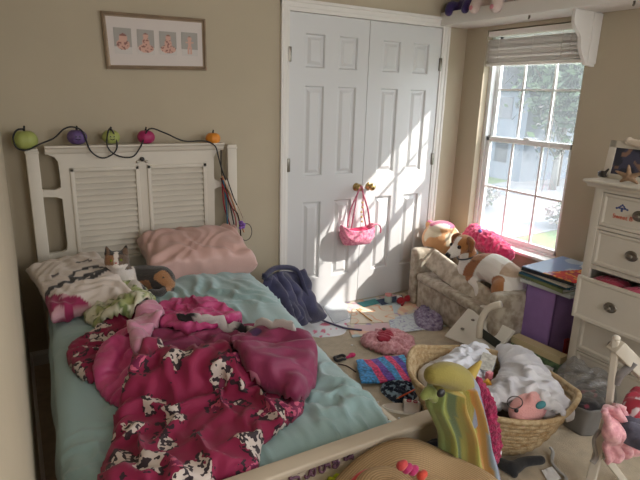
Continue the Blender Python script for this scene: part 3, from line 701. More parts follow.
# ------------------------------------------------------------------ cat
CH_ = at(117, 261, Y=2.58); CC = at(125, 280, Y=2.64); CB1 = at(140, 279, Y=2.64); CB2 = at(160, 281, Y=2.56)
cfw = (at(114, 262, Y=2.42)-CH_).normalized(); csd = cfw.cross(Vector((0, 0, 1))).normalized(); cup = csd.cross(cfw)
def CP(a, b, c): return CH_+cfw*a+csd*b+cup*c
def catcol(v):
    h = v-CH_; a, b, c = h.dot(cfw), h.dot(csd), h.dot(cup)
    if h.length < .105 and c > -.045:
        if abs(b) < .010 and a > .02 and c > -.02: return S(224, 214, 206)
        if c < -.018 and a > .01: return S(226, 216, 208)
        if c > .03: return S(44, 36, 32) if abs(b) < .03 or nz(v, 25, 2) > 0 else S(110, 84, 64)
        return S(156, 112, 76) if b > 0 else S(98, 78, 62)
    if v.x < CC.x+.045: return S(224, 216, 210)
    if v.z < CB1.z-.055: return S(220, 212, 204) if v.x < CB2.x else S(150, 110, 72)
    a_ = nz(v, 11, 6)+(v.z-CB1.z)*5
    return S(54, 48, 44) if a_ > .12 else (S(158, 112, 74) if a_ > -.3 else S(66, 56, 50))
ce = thing('cat', 'calico cat lying on the bed with head raised, facing the camera', 'cat', (CC.x, CC.y, .6))
blob('body', [('l', [CC, CB1, CB2], [.062, .07, .078]), ('l', [CC+Vector((0, .01, 0)), lerp(CC, CH_, .5), CH_], [.06, .05, .045]), ('e', CH_, (.058, .052, .050)), ('e', CP(.04, 0, -.016), (.03, .028, .022)),
              ('l', [CP(0, -.036, .036), CP(-.005, -.046, .075)], [.021, .004]), ('l', [CP(0, .036, .036), CP(-.005, .046, .075)], [.021, .004]),
              ('l', [CC+Vector((.02, -.02, -.03)), at(137, 287, Y=2.50), at(146, 296, Y=2.44)], [.035, .027, .021]), ('l', [CC+Vector((-.01, -.02, -.03)), at(122, 290, Y=2.52)], [.035, .024]),
              ('e', at(164, 284, Y=2.53), (.055, .06, .055)), ('l', [at(170, 288, Y=2.5), at(160, 293, Y=2.44), at(150, 292, Y=2.42)], [.024, .02, .015])], VFUR, ce, .0055, 3, catcol)
CATEYE = mat('cat_eye', S(120, 130, 50), .2)
for s_ in (-1, 1): MB().ell(CP(.045, s_*.021, .004), (.008, .008, .007), 10, 8).build('eye', CATEYE, ce)
MB().ell(CP(.069, 0, -.008), (.006, .005, .004), 8, 6).build('nose', mat('cat_nose', S(190, 120, 110), .5), ce)
# ------------------------------------------------------------------ pumpkin string lights
e = thing('string_lights', 'string of small coloured pumpkin lights on a black cord along the headboard top', 'string lights', (.55, 3.04, 1.25))
PK = [(25, 140, S(156, 164, 90), 'lime green pumpkin light', .056), (77, 137, S(96, 74, 122), 'purple pumpkin light', .046), (111, 137, S(156, 164, 90), 'lime green pumpkin light', .043), (146, 137, S(160, 38, 92), 'magenta pumpkin light', .044), (213, 138.5, S(214, 134, 40), 'orange pumpkin light', .04)]
for i, (px, py, c, lb, r) in enumerate(PK):
    q = at(px, py, Y=HY); vs = []; fs = []; n = 32
    for j in range(13):
        ph = PI*j/12
        for k in range(n):
            a = 2*PI*k/n; rr = r*math.sin(ph)*(1+.09*abs(math.sin(a*4)))
            vs.append((q.x+rr*math.cos(a), q.y+rr*math.sin(a), q.z+r*.9*math.cos(ph)*(1-.15*(math.sin(ph) < .3))))
    for j in range(12):
        for k in range(n): fs.append((j*n+k, j*n+(k+1) % n, (j+1)*n+(k+1) % n, (j+1)*n+k))
    b = MB().add(vs, fs, True).build('pumpkin_light', mat('pumpkin_plastic_%d' % i, c, .5), e); b['label'] = lb
    MB().tube([(q.x, q.y, q.z+r*.8), (q.x+.004, q.y, q.z+r*1.25)], [.006, .004], 8).build('stem', BLACK, b)
    if px in (77, 111):
        mb = MB()
        for s in (-1, 1): mb.prism([(q.x+s*.009-.005, q.z+.002), (q.x+s*.009+.005, q.z+.002), (q.x+s*.009, q.z+.01)], 'y', q.y-r*1.06, q.y-r*.9)
        mb.tube([(q.x-.012, q.y-r, q.z-.006), (q.x, q.y-r*1.06, q.z-.012), (q.x+.012, q.y-r, q.z-.006)], .002, 5); mb.build('carved_face', BLACK, b)
pts = [(25, 129), (17, 130), (13, 138), (17, 148), (27, 150), (40, 144), (54, 138), (64, 129), (73, 127), (83, 132), (90, 150), (102, 158), (114, 153), (117, 143), (110, 128), (107, 145), (116, 155), (132, 157), (141, 146), (149, 129), (165, 133), (184, 141), (205, 141), (215, 146), (218, 155), (222, 170), (226, 180)]
MB().tube(cr([at(x, y, Y=HY-.036) for x, y in pts], 5), .004, 6).build('cord', BLACK, e)
# straps and necklaces hung on the headboard post
e = thing('hanging_necklaces', 'bundle of coloured straps, ribbons and necklaces hanging from the right headboard post', 'necklaces', (1.13, 3.02, .75))
HS = [([(221, 150), (222, 175), (229, 200), (236, 232), (243, 240)], S(40, 34, 36), .004), ([(222, 178), (224, 205), (230, 225), (234, 240)], S(150, 40, 60), .005), ([(222, 176), (232, 200), (240, 222), (244, 232)], S(206, 150, 110), .006),
      ([(223, 180), (226, 200), (228, 228), (232, 238)], S(60, 120, 150), .005), ([(221, 178), (230, 205), (238, 215), (241, 238)], S(60, 44, 40), .005), ([(222, 184), (233, 210), (236, 225), (231, 236)], S(170, 50, 50), .004), ([(226, 186), (238, 206), (243, 218)], S(190, 170, 150), .004), ([(227, 178), (233, 196), (237, 205)], S(30, 30, 34), .004)]
for i, (pl, c, r) in enumerate(HS):
    r *= 1.7
    MB().tube(cr([at(x, y, Y=HY-.02-.004*i) for x, y in pl], 6), r, 8, flat=.4).build('strap', mat('strap_%d' % i, c, .7), e)
q = at(242, 225, Y=HY-.05); mb = MB()
for k in range(9): mb.ell((q.x+.012*math.cos(k*2.4), q.y+.006*math.sin(k), q.z+.018*math.sin(k*1.3)), .011)
mb.build('purple_rosette', mat('purple_ribbon', S(130, 90, 170), .6), e)
q = at(246, 232, Y=HY-.03); MB().tube([(q.x+.04*math.cos(a*.314), q.y, q.z+.055*math.sin(a*.314)) for a in range(20)], .0025, 6, closed=True).build('hoop', DARK, e)
# ------------------------------------------------------------------ picture frame
FRM = mat('champagne_frame', S(150, 130, 108), .4, 10, .1, metal=.35)
e = thing('framed_photographs', 'silver framed picture with four small baby photographs on the wall above the bed', 'picture frame', (.755, D, 1.64))
P4 = [at(100.5, 10.5, Y=D-.02), at(205.5, 19, Y=D-.02), at(207, 70.5, Y=D-.02), at(107, 69, Y=D-.02)]
mb = MB(); c = sum(P4, Vector())/4
steps = [(0, 0), (0, -.02), (.008, -.024), (.016, -.014), (.022, -.012)]
def ins(p, s): 
    return Vector((p.x+(s if p.x < c.x else -s), p.y, p.z+(s if p.z < c.z else -s)))
vs = []
for s, y in steps: vs += [Vector((ins(p, s).x, D+y, ins(p, s).z)) for p in P4]
mb.add(vs, [(k*4+j, k*4+(j+1) % 4, k*4+4+(j+1) % 4, k*4+4+j) for k in range(4) for j in range(4)]); mb.build('frame', FRM, e)
mb = MB(); iq = [ins(p, .021) for p in P4]; mb.add([(p.x, D-.012, p.z) for p in iq]+[(p.x, D-.002, p.z) for p in iq], [(0, 1, 2, 3), (4, 5, 6, 7), (0, 1, 5, 4), (1, 2, 6, 5), (2, 3, 7, 6), (3, 0, 4, 7)]); mb.build('mat_board', mat('mat_board', S(206, 196, 190), .8), e)
def photo(px0, px1, py0, py1, kind):
    a = at(px0, py0, Y=D-.014); b = at(px1, py1, Y=D-.014); n, m_ = 26, 34
    def colf(v):
        u = (v.x-a.x)/(b.x-a.x); w_ = (v.z-b.z)/(a.z-b.z)
        sk = S(196, 150, 132); skd = S(128, 78, 66); B_ = S(152, 146, 138)
        hy, hx, hr = ((.62, .52, .23), (.74, .5, .16), (.74, .52, .16), (.74, .5, .13))[kind]
        if math.hypot(u-hx, (w_-hy)*1.3) < hr: return skd if w_ > hy+.07 else sk
        if kind == 0 and math.hypot((u-.5)/1.9, (w_-.36)) < .2: return sk if nz(v, 90, 1) > -.1 else skd
        if kind in (1, 2) and (math.hypot((u-.5)*1.1, w_-.45) < .25 or math.hypot((u-.5)*.55, (w_-.25)*1.3) < .24): return sk if nz(v, 90, 1) > -.15 else skd
        if kind == 3 and (abs(u-.5) < .1 and .35 < w_ < .66 or abs(abs(u-.5)-.09) < .055 and .08 < w_ < .4 or abs(w_-.58) < .035 and abs(u-.5) < .26): return sk
        if w_ < .28: return S(196, 188, 182)
        return B_
    vs = [(a.x+(b.x-a.x)*i/n, D-.0135, b.z+(a.z-b.z)*j/m_) for i in range(n+1) for j in range(m_+1)]
    fs = [(i*(m_+1)+j, (i+1)*(m_+1)+j, (i+1)*(m_+1)+j+1, i*(m_+1)+j+1) for i in range(n) for j in range(m_)]
    MB().add(vs, fs).build('photograph', VSM, e, colf)
photo(113, 132.5, 27, 54.5, 0); photo(136.5, 155, 29, 55, 1); photo(159, 177, 31, 55.5, 2); photo(181, 198, 32, 56.5, 3)
# ------------------------------------------------------------------ purse on the knob
pinkf = mat('pink_quilted_fabric', S(214, 100, 136), .7, 60, .25, .4, 120, sheen=.3, c2=S(240, 160, 180)); pinkd = mat('hot_pink_lining', S(190, 36, 84), .7)
kn = Vector((2.133, 3.11, .90))
e = thing('handbag', 'small pink quilted doll handbag hanging from the left closet door knob', 'handbag', (2.1, 3.08, .5))
def bagf():
    vs = []; fs = []; n = 44; zs = 16
    cx, cy = 2.115, 3.09; out_ = []
    for j in range(zs+1):
        t = j/zs; z = .49+.13*t
        wx = .142*(.80+.30*math.sin(min(1, t*1.5)*PI/2)-.10*t); wy = .052*(.6+.5*math.sin(min(1, t*2)*PI/2)-.1*t)
        for k in range(n):
            a = 2*PI*k/n; ww = 1+.03*math.sin(a*9+j)
            vs.append((cx+wx*ww*math.copysign(abs(math.cos(a))**.7, math.cos(a)), cy+wy*ww*math.copysign(abs(math.sin(a))**.8, math.sin(a)), z+.02*math.cos(2*a)*t-.15*(math.cos(a)*wx)*.3))
    for j in range(zs):
        for k in range(n): fs.append((j*n+k, j*n+(k+1) % n, (j+1)*n+(k+1) % n, (j+1)*n+k))
    fs.append(tuple(range(n))[::-1])
    return MB().add(vs, fs, True)
solid(bagf().build('bag_body', pinkf, e), .006)
MB().ell((2.115, 3.09, .59), (.115, .04, .02)).build('bag_lining', pinkd, e)
for yy, dx in ((3.055, 0), (3.12, .01)):
    MB().tube(cr([(2.035+dx, yy, .62), (2.055+dx, yy, .74), (2.105, 3.1, .86), (2.133, 3.095, .918), (2.155, 3.1, .86), (2.175, yy, .74), (2.195+dx, yy-.005, .61)], 6), .009, 8, flat=.35).build('strap', pinkf, e)
MB().tube(cr([(2.215, 3.06, .62), (2.26, 3.05, .635), (2.30, 3.06, .60), (2.30, 3.06, .56)], 5), [.012]*6+[.008]*9+[.004], 8, flat=.4).build('ribbon', pinkf, e)
mb = MB(); 
for k in range(5): mb.ell((2.135+.005*math.sin(k*2), 3.075, .8-.035*k), .008)
mb.build('charm_chain', mat('gold_charm', S(200, 170, 100), .4), e)
# ------------------------------------------------------------------ sofa
SO = at(409, 303, Z=0); SO = Vector((2.53, 2.97, 0)); ang = math.atan2(2.43-2.555, -.88)
u_ = Vector((-.12, -.992, 0)).normalized(); v_ = Vector((-u_.y, u_.x, 0)); v_ = Vector((.992, -.12, 0)).normalized()
SM = Matrix((( u_.x, v_.x, 0, SO.x), (u_.y, v_.y, 0, SO.y), (0, 0, 1, 0), (0, 0, 0, 1)))
SL = .96
damask = mat('beige_damask', S(184, 174, 156), .8, 22, .2, .3, 200, sheen=.2, c2=S(140, 126, 108))
cushm = mat('cushion_damask', S(200, 190, 172), .8, 20, .2, .3, 200, sheen=.2, c2=S(156, 142, 122))
e = thing('toy_sofa', 'child size beige patterned sofa under the window', 'sofa', tuple(SM @ Vector((SL/2, .2, 0))))
def sb(name, a, b, bev, m=damask, mx=None):
    mb = MB(); mb.m = SM @ (mx or Matrix.Identity(4)); mb.box(a, b, bev); return mb.build(name, m, e)
sb('base', (.09, .02, .0), (SL-.09, .40, .215), .015); sb('seat', (.092, .0, .215), (SL-.092, .34, .275), .022)
sb('armrest', (-.03, .01, 0), (.07, .42, .44), .03); sb('armrest', (SL-.085, .0, 0), (SL+.015, .42, .41), .03)
sb('backrest', (.09, .31, .2), (SL-.09, .42, .43), .035)
o = sb('loose_cushion', (0, -.022, -.075), (.74, .022, .075), .02, cushm, mx=Matrix.Translation((.10, .11, .385)) @ Matrix.Rotation(math.radians(9), 4, 'Y') @ Matrix.Rotation(math.radians(-24), 4, 'X'))
# dog
def SP(l, d, z): return SM @ Vector((l, d, z))
HD = at(463, 244, X=2.60)
FWD = (at(444, 254, X=2.60)-HD); 
de = thing('dog', 'white and brown short haired dog lying on the toy sofa, head turned over its shoulder', 'dog', tuple(SP(.5, .2, .28)))
N0 = at(446, 252, X=2.45)
fw = (N0-HD).normalized(); up = Vector((0, 0, 1)); sd = fw.cross(up).normalized(); up = sd.cross(fw).normalized()
def HP(a, b, c): return HD+fw*a+sd*b+up*c
chest = at(470, 269, X=2.66); mid = at(491, 269, X=2.66); rump = at(512, 281, X=2.66)
Rh = Matrix((fw, sd, up)).transposed()
def dogcol(v):
    h = v-HD; a, b, c = h.dot(fw), h.dot(sd), h.dot(up)
    if h.length < .16 and c > -.085 and a > -.08:
        if a > .138: return S(30, 26, 26)
        if a > .066: return S(222, 214, 204)
        if abs(b) < .018 and c > -.02 and a > .02: return S(226, 218, 208)
        if c > -.05 or abs(b) > .055: return S(164, 108, 58) if nz(v, 20, 2) > -.3 else S(128, 76, 40)
        return S(224, 216, 206)
    l = (v-SO).dot(u_); d = (v-SO).dot(v_)
    t = (v-chest).dot((rump-chest).normalized())
    if .03+.03*nz(v, 8, 1) < t-.5*(v.z-chest.z) < .105: return S(158, 100, 56)
    if (v-at(499, 289, X=2.56)).length < .085: return S(166, 110, 64)
    if t > .33 and v.z > rump.z+.05: return S(190, 164, 140)
    return S(228, 222, 214) if nz(v, 15, 5) > -.4 else S(212, 200, 190)
blob('body', [('l', [chest, mid+Vector((.01, 0, .005)), rump], [.088, .1, .098]), ('e', rump+Vector((-.02, .0, -.02)), (.1, .1, .1)),
    ('l', [chest+Vector((0, 0, .02)), lerp(chest, HD, .55)+Vector((.02, 0, 0)), HD-fw*.02], [.085, .06, .05]),
    ('e', HD, (.078, .067, .064), Rh), ('l', [HD+fw*.04-up*.014, HD+fw*.09-up*.026, HD+fw*.12-up*.03], [.05, .038, .03]),
    ('l', [chest+Vector((-.03, .02, -.05)), at(477, 286, X=2.58), at(478, 299, X=2.55)], [.05, .03, .022]),
    ('l', [chest+Vector((.03, .05, -.05)), at(460, 290, X=2.62), at(458, 294, X=2.56)], [.05, .026, .02]),
    ('e', at(502, 290, X=2.56), (.06, .075, .075)), ('l', [at(502, 300, X=2.56), at(494, 309, X=2.5), at(482, 308, X=2.47)], [.045, .026, .02]),
    ('l', [rump+Vector((.06, -.08, -.02)), at(535, 275, X=2.8), at(530, 268, X=2.9)], [.03, .02, .012])], VFUR, de, .007, 5, dogcol)
DOGEYE = mat('dog_eye', S(26, 16, 12), .15)
for s in (-1, 1):
    blob('ear', [('l', [HP(-.015, s*.052, .046), HP(-.004, s*.08, .026), HP(.012, s*.084, -.028)], [.02, .025, .012])], VFUR, de, .005, 3, lambda v: S(146, 90, 48))
for s in (-1, 1): MB().ell(HP(.068, s*.036, .012), .0135, 12, 8).build('eye', DOGEYE, de)
MB().ell(HP(.146, 0, -.022), (.014, .016, .012), 12, 8).build('nose', BLACK, de)
nk = lerp(chest, HD, .55)+Vector((.01, 0, .0)); ax = (HD-chest).normalized(); o1 = ax.orthogonal().normalized(); o2 = ax.cross(o1)
MB().tube([nk+o1*math.cos(a*.2618)*.07+o2*math.sin(a*.2618)*.07 for a in range(24)], .0055, 8, closed=True).build('collar', mat('collar_grey', S(60, 64, 70), .6), de)
# plush toys behind the dog
pk = at(441, 239, X=2.82)
def peachcol(v):
    d = v-pk
    if d.z > .115: return S(206, 96, 130) if nz(v, 12, 2) > -.05 else S(220, 205, 190)
    if d.y < .04 and d.z > -.02 and nz(v, 9, 3)+d.z*4-.1 > 0: return S(226, 212, 184)
    return S(222, 168, 118)
p = plush('plush_cushion', 'round peach plush toy with cream swirl and pink top between sofa and closet door', [('e', pk, (.15, .15, .13)), ('e', pk+Vector((-.02, -.02, .105)), (.10, .10, .045)), ('e', pk+Vector((-.02, .12, .09)), (.035, .035, .04))], None, colf=peachcol, m=vmat('peach_plush', .9, .4, 140, .4))
h0 = at(484, 236, X=2.93)
hp = mat('hot_pink_fur', S(236, 40, 110), .9, 30, .15, .8, 220, sheen=.5)
e2 = thing('plush_toy', 'hot pink furry plush toy lying behind the dog against the window', 'plush toy', (h0.x, h0.y, h0.z-.08))
blob('body', [('l', [at(472, 236, X=2.95), at(488, 242, X=2.94), at(506, 254, X=2.92)], [.07, .085, .06]), ('e', at(474, 230, X=2.97), (.05, .06, .05))], hp, e2, .008, 2, disp=lambda v: .012*nz(v, 45, 3))
MB().ell(at(480, 231, X=2.90), (.012, .015, .014)).build('eye_patch', mat('violet_eye', S(90, 100, 170), .5), e2)
# ------------------------------------------------------------------ purple bin with books, right of sofa
e = thing('storage_bin', 'purple fabric storage bin between the sofa and the dresser', 'bin', (2.83, 1.87, 0))
binm = mat('purple_bin_fabric', S(156, 122, 190), .75, 8, .06, .15, 200, sheen=.2)
mb = MB(); mb.box((2.62, 1.775, 0), (2.632, 1.985, .475), .004); mb.box((3.03, 1.775, 0), (3.042, 1.985, .475), .004); mb.box((2.62, 1.775, 0), (3.042, 1.787, .475), .004); mb.box((2.62, 1.973, 0), (3.042, 1.985, .475), .004); mb.box((2.625, 1.78, 0.0), (3.04, 1.98, .012))
mb.build('bin_wall', binm, e)
BK = [(S(190, 196, 196), 'thick pale folder at the bottom of the stack on the purple bin', .022), (S(120, 130, 84), 'olive green binder in the stack on the purple bin', .022), (S(50, 96, 116), 'teal book in the stack on the purple bin', .014), (S(196, 190, 176), 'cream notebook in the stack on the purple bin', .014), (S(36, 40, 48), 'black edged binder near the top of the stack on the purple bin', .018)]
z = .477
for i, (c, lb, t) in enumerate(BK):
    e = thing('book', lb, 'book', (2.82, 1.86, z), 'books stacked on the purple bin')
    R = Matrix.Translation((2.815, 1.86+.008*(i % 3), z)) @ Matrix.Rotation(math.radians([3, -5, 4, -3, 6][i]), 4, 'Z')
    mb = MB(); mb.m = R; mb.box((-.215, -.165, 0), (.215, .165, .002)); mb.box((-.215, -.165, t-.002), (.215, .165, t)); mb.box((-.215, -.165, 0), (-.212, .165, t)); mb.build('cover', mat('book_cover_%d' % i, c, .4), e)
    mb = MB(); mb.m = R; mb.box((-.21, -.16, .002), (.21, .16, t-.002)); mb.build('pages', whitec, e)
    z += t+.0008
def topcol(v):
    d = v-Vector((2.80, 1.80, v.z))
    if d.y < .03-.25*d.x and d.x < .17: return S(196, 50, 50) if nz(v, 26, 1) > -.05 else (S(226, 150, 70) if nz(v, 30, 7) > 0 else S(150, 30, 60))
    return S(130, 150, 186) if nz(v, 6, 4) > -.2 else S(176, 190, 206)
vs, fs = sheetgrid(lambda u, v: Matrix.Translation((2.815, 1.86, z)) @ Matrix.Rotation(.07, 4, 'Z') @ Vector((-.21+.42*u, -.17+.34*v, .004)), 50, 40)
o = MB().add(vs, fs).build('magazine', vmat('glossy_cover', .18, 0, sheen=0), None, topcol); solid(o, .004); tag(o, 'glossy blue and red magazine on top of the stack on the purple bin', 'magazine')
o = MB().add([(2.86, 1.66, z+.012), (3.02, 1.62, z+.10), (3.05, 1.80, z+.10), (2.89, 1.84, z+.012)], [(0, 1, 2, 3)]).build('paper_sheet', whitec); solid(o, .002); tag(o, 'white sheet of paper leaning between the magazine and the wall', 'paper')
# ------------------------------------------------------------------ dresser
DXF, DY1, DY0 = 2.50, 1.575, .80
e = thing('dresser', 'tall cream chest of drawers with one drawer pulled open beside the window', 'dresser', (2.77, 1.18, 0))
mb = MB(); mb.box((DXF+.02, DY1-.02, .0), (3.045, DY1, 1.135)); mb.box((DXF+.02, DY0, .0), (3.045, DY0+.02, 1.135)); mb.box((3.03, DY0, .04), (3.045, DY1, 1.135))
mb.box((DXF, DY1-.042, 0), (DXF+.022, DY1+.002, 1.135), .003); mb.box((DXF, DY0-.002, 0), (DXF+.022, DY0+.042, 1.135), .003)
zr = [(1.116, 1.135), (.93, .947-.0), (.722, .743-.0), (.455, .475), (.262, .272), (.0, .045)]
for a, b in zr: mb.box((DXF+.001, DY0+.04, a), (DXF+.022, DY1-.04, b)); mb.box((DXF+.02, DY0+.02, a), (3.03, DY1-.02, a+.008))
mb.build('carcass', CREAM, e)
mb = MB(); pr = [(3.05, 1.172), (DXF-.045, 1.172), (DXF-.05, 1.165), (DXF-.045, 1.158), (DXF-.03, 1.154), (DXF-.012, 1.146), (DXF-.006, 1.133), (3.05, 1.133)]
mb.prism([(a, b) for a, b in pr], 'y', DY0-.045, DY1+.045); mb.build('top', CREAM, e, bev=.003)
drk = mat('drawer_shadow_gap', S(60, 52, 44), .9)
def drawer(z0, z1, pull, knobs=(1.345, 1.0)):
    y0, y1 = DY0+.045, DY1-.045; x = DXF+.003-pull; c = 1
    mb = MB(); s = [(0, .0), (.012, 0), (.02, .006), (.03, .006)]
    R = [[(x+d, y0+q, z0+q), (x+d, y1-q, z0+q), (x+d, y1-q, z1-q), (x+d, y0+q, z1-q)] for q, d in s]
    mb.add([p for r in R for p in r], [(k*4+j, k*4+(j+1) % 4, k*4+4+(j+1) % 4, k*4+4+j) for k in range(3) for j in range(4)]+[(12, 13, 14, 15)])
    mb.add([(x, y0, z0), (x, y1, z0), (x, y1, z1), (x, y0, z1), (x+.018, y0, z0), (x+.018, y1, z0), (x+.018, y1, z1), (x+.018, y0, z1)], [(4, 5, 6, 7), (0, 1, 5, 4), (1, 2, 6, 5), (2, 3, 7, 6), (3, 0, 4, 7)])
    mb.box((x+.018, y0+.01, z0+.01), (x+.45, y0+.02, z1-.03)); mb.box((x+.018, y1-.02, z0+.01), (x+.45, y1-.01, z1-.03)); mb.box((x+.018, y0+.01, z0+.01), (x+.45, y1-.01, z0+.016)); mb.box((x+.44, y0+.01, z0+.01), (x+.45, y1-.01, z1-.03))
    d = mb.build('drawer', CREAM, e)
    for ky in knobs:
        k = MB(); zc = (z0+z1)/2
        k.lathe((x+.007, ky, zc), [(0, -.006), (.02, -.005), (.026, -.002), (.026, 0), (0, 0)], 24, 'x')
        k.lathe((x+.002, ky, zc), [(0, -.024), (.009, -.023), (.014, -.018), (.012, -.012), (.006, -.004), (.006, 0)], 20, 'x')
        for v in range(len(k.v)): k.v[v].y = ky+(k.v[v].y-ky)*1.25
        k.build('drawer_knob', PEWTER, d)
    return d
drawer(.95, 1.112, 0); drawer(.746, .926, 0); dopen = drawer(.48, .70, .10); drawer(.276, .45, .004); drawer(.05, .256, .0)
# sticker on the top drawer
bl = mat('blue_sticker', S(60, 74, 120), .6); rd = mat('red_sticker', S(190, 84, 60), .6)
q = at(622, 209, X=DXF+.008); mb = MB()
for dy, dz, r in ((0, 0, .008), (.014, .004, .007), (-.014, .004, .007), (.026, .0, .006), (-.026, .0, .006), (0, .018, .006), (.008, .012, .005), (-.008, .012, .005), (0, -.01, .006)): mb.ell((q.x, q.y+dy, q.z+dz), (.0015, r, r*.85), 12, 8)
mb.build('flower_sticker', bl, e)
def text(s, size, mtx, m, name, parent=None, ext=.0008):
    cu = bpy.data.curves.new(name, 'FONT'); cu.body = s; cu.size = size; cu.extrude = ext; cu.align_x = 'CENTER'
    o = bpy.data.objects.new(name, cu); COL.objects.link(o); dg = bpy.context.evaluated_depsgraph_get()
    me = bpy.data.meshes.new_from_object(o.evaluated_get(dg)); bpy.data.objects.remove(o)
    mb = MB(); mb.m = mtx; mb.add([v.co.copy() for v in me.vertices], [tuple(p.vertices) for p in me.polygons]); return mb.build(name, m, parent)
q = at(622, 219.5, X=DXF+.007)
text('Sweet B', .03, Matrix.Translation((DXF+.0075, q.y, q.z)) @ Matrix(((0, 0, -1, 0), (-1, 0, 0, 0), (0, 1, 0, 0), (0, 0, 0, 1))) , rd, 'word_sticker', e)
# clothes in the open drawer
for i, (y, c, lb) in enumerate([(1.44, S(150, 40, 64), 'dark red clothes at the window end of the open drawer'), (1.29, S(196, 84, 110), 'pink clothes in the middle of the open drawer'), (1.12, S(34, 44, 96), 'navy blue clothes in the open drawer')]):
    o = pile('folded_clothes', [(2.44, y-.08), (2.5, y-.085), (2.62, y-.07), (2.66, y), (2.62, y+.07), (2.46, y+.075), (2.43, y)], .63, .05, clm('drawer_cloth_%d' % i, c), None, (.6, .05, .02), seed=51+i, rings=18, segs=70); tag(o, lb, 'clothes', 'clothes in the open drawer')
# things on the dresser top
e = thing('framed_picture', 'pale standing photo frame with a dark picture on the dresser top', 'photo frame', (2.62, 1.50, 1.172))
fm = Matrix.Translation((2.60, 1.615, 1.172)) @ Matrix.Rotation(math.radians(-86), 4, 'Z') @ Matrix.Rotation(math.radians(-8), 4, 'X')
mb = MB(); mb.m = fm; mb.box((0, 0, 0), (.26, .014, .025), .002); mb.box((0, 0, .155), (.26, .014, .19), .002); mb.box((0, 0, 0), (.035, .014, .19), .002); mb.box((.225, 0, 0), (.26, .014, .19), .002)
mb.build('frame', CREAM, e)
mb = MB(); mb.m = fm; vs, fs = sheetgrid(lambda u, v: Vector((.03+.2*u, .006, .02+.14*v)), 30, 20); mb.add(vs, fs)
mb.build('photograph', VSM, e, lambda v: S(34, 36, 50) if nz(v, 22, 2) < .05 else (S(60, 60, 80) if nz(v, 30, 5) < .2 else S(130, 100, 84)))
text_m = fm @ Matrix.Translation((.13, -.0005, .165)) @ Matrix.Rotation(PI/2, 4, 'X')
mb = MB(); mb.m = fm; mb.tube([(.10, .014, .12), (.10, .08, .0)], .004, 6); mb.build('stand', DARK, e)
p = at(605, 171, X=2.66); p.z = 1.172
e = thing('bird_figurine', 'tiny dark figurine left of the photo frame on the dresser', 'figurine', (2.70, 1.60, 1.172)); q = at(602, 177, Z=1.172); bx, by = q.x, q.y
blob('body', [('e', (bx, by-.005, 1.179), (.016, .03, .008)), ('e', (bx, by, 1.192), (.016, .026, .013)), ('l', [(bx, by-.018, 1.2), (bx, by-.028, 1.215)], [.009, .006])], DARK, e, .003, 2)
cl_ = thing('plush_kitten', 'small cream plush lying on top of the photo frame', 'plush toy', (2.66, 1.50, 1.36)); tp = at(629, 141, X=2.62)
blob('body', [('e', tp, (.018, .02, .02)), ('l', [tp, tp+Vector((.0, -.06, -.012)), tp+Vector((0, -.12, -.02))], [.014, .02, .024])], VFUR, cl_, .005, 3, lambda v: S(206, 190, 170))
sp = at(634, 172, X=2.55)
ss = thing('starfish', 'tan starfish shell leaning on the front of the photo frame', 'shell', (2.53, 1.42, 1.172))
blob('arms', [('l', [Vector((2.535, 1.44, 1.2)), Vector((2.535, 1.44, 1.2))+Vector((.0, .07*math.cos(a), .045*math.sin(a)+.012))], [.016, .005]) for a in (0.2, 1.4, 2.7, 4.0, 5.3)], mat('tan_shell', S(150, 122, 96), .8, 60, .1, .4, 200), ss, .004, 3)
# ================================================================== FLOOR, BASKET, FOREGROUND
def drape(name, q, m, parent=None, nu=36, nv=36, t=.02, bulge=(0, 0, 0), fr=(3, .015), seed=1, colf=None, edge=.01, cross=0):
    q = [Vector(p) for p in q]; B = Vector(bulge); nrm = (q[1]-q[0]).cross(q[3]-q[0]).normalized()
    if nrm.z < 0: nrm = -nrm
    def fn(u, v):
        p = lerp(lerp(q[0], q[1], u), lerp(q[3], q[2], u), v)
        w_ = math.sin(PI*u)*math.sin(PI*v)
        f = fr[1]*math.sin(2*PI*(fr[0]*u+.8*nz((u*2, v*1.2, seed), 1)))+cross*math.sin(2*PI*(2.3*v+nz((u, v*2, seed+4), 1)))
        f += fr[1]*.8*nz((u*5, v*5, seed+2), 1)
        e_ = edge*nz((u*4, v*4, seed+6), 1)
        return p+B*w_+nrm*f+Vector((e_, edge*nz((u*4, v*4, seed+8), 1), 0))
    vs, fs = sheetgrid(fn, nu, nv); o = MB().add(vs, fs, True).build(name, m, parent, colf); solid(o, t, 0); return o
def flat(name, px, Z, m, label, cat, colf=None, t=.002, n=26, parent=None, group=None):
    q = [at(x, y, Z=Z) for x, y in px]
    vs, fs = sheetgrid(lambda u, v: lerp(lerp(q[0], q[1], u), lerp(q[3], q[2], u), v)+Vector((0, 0, .002+.002*nz((u*4, v*4, Z*90), 1))), n, n)
    o = MB().add(vs, fs, True).build(name, m, parent, colf); solid(o, t, 1)
    return tag(o, label, cat, group) if label else o
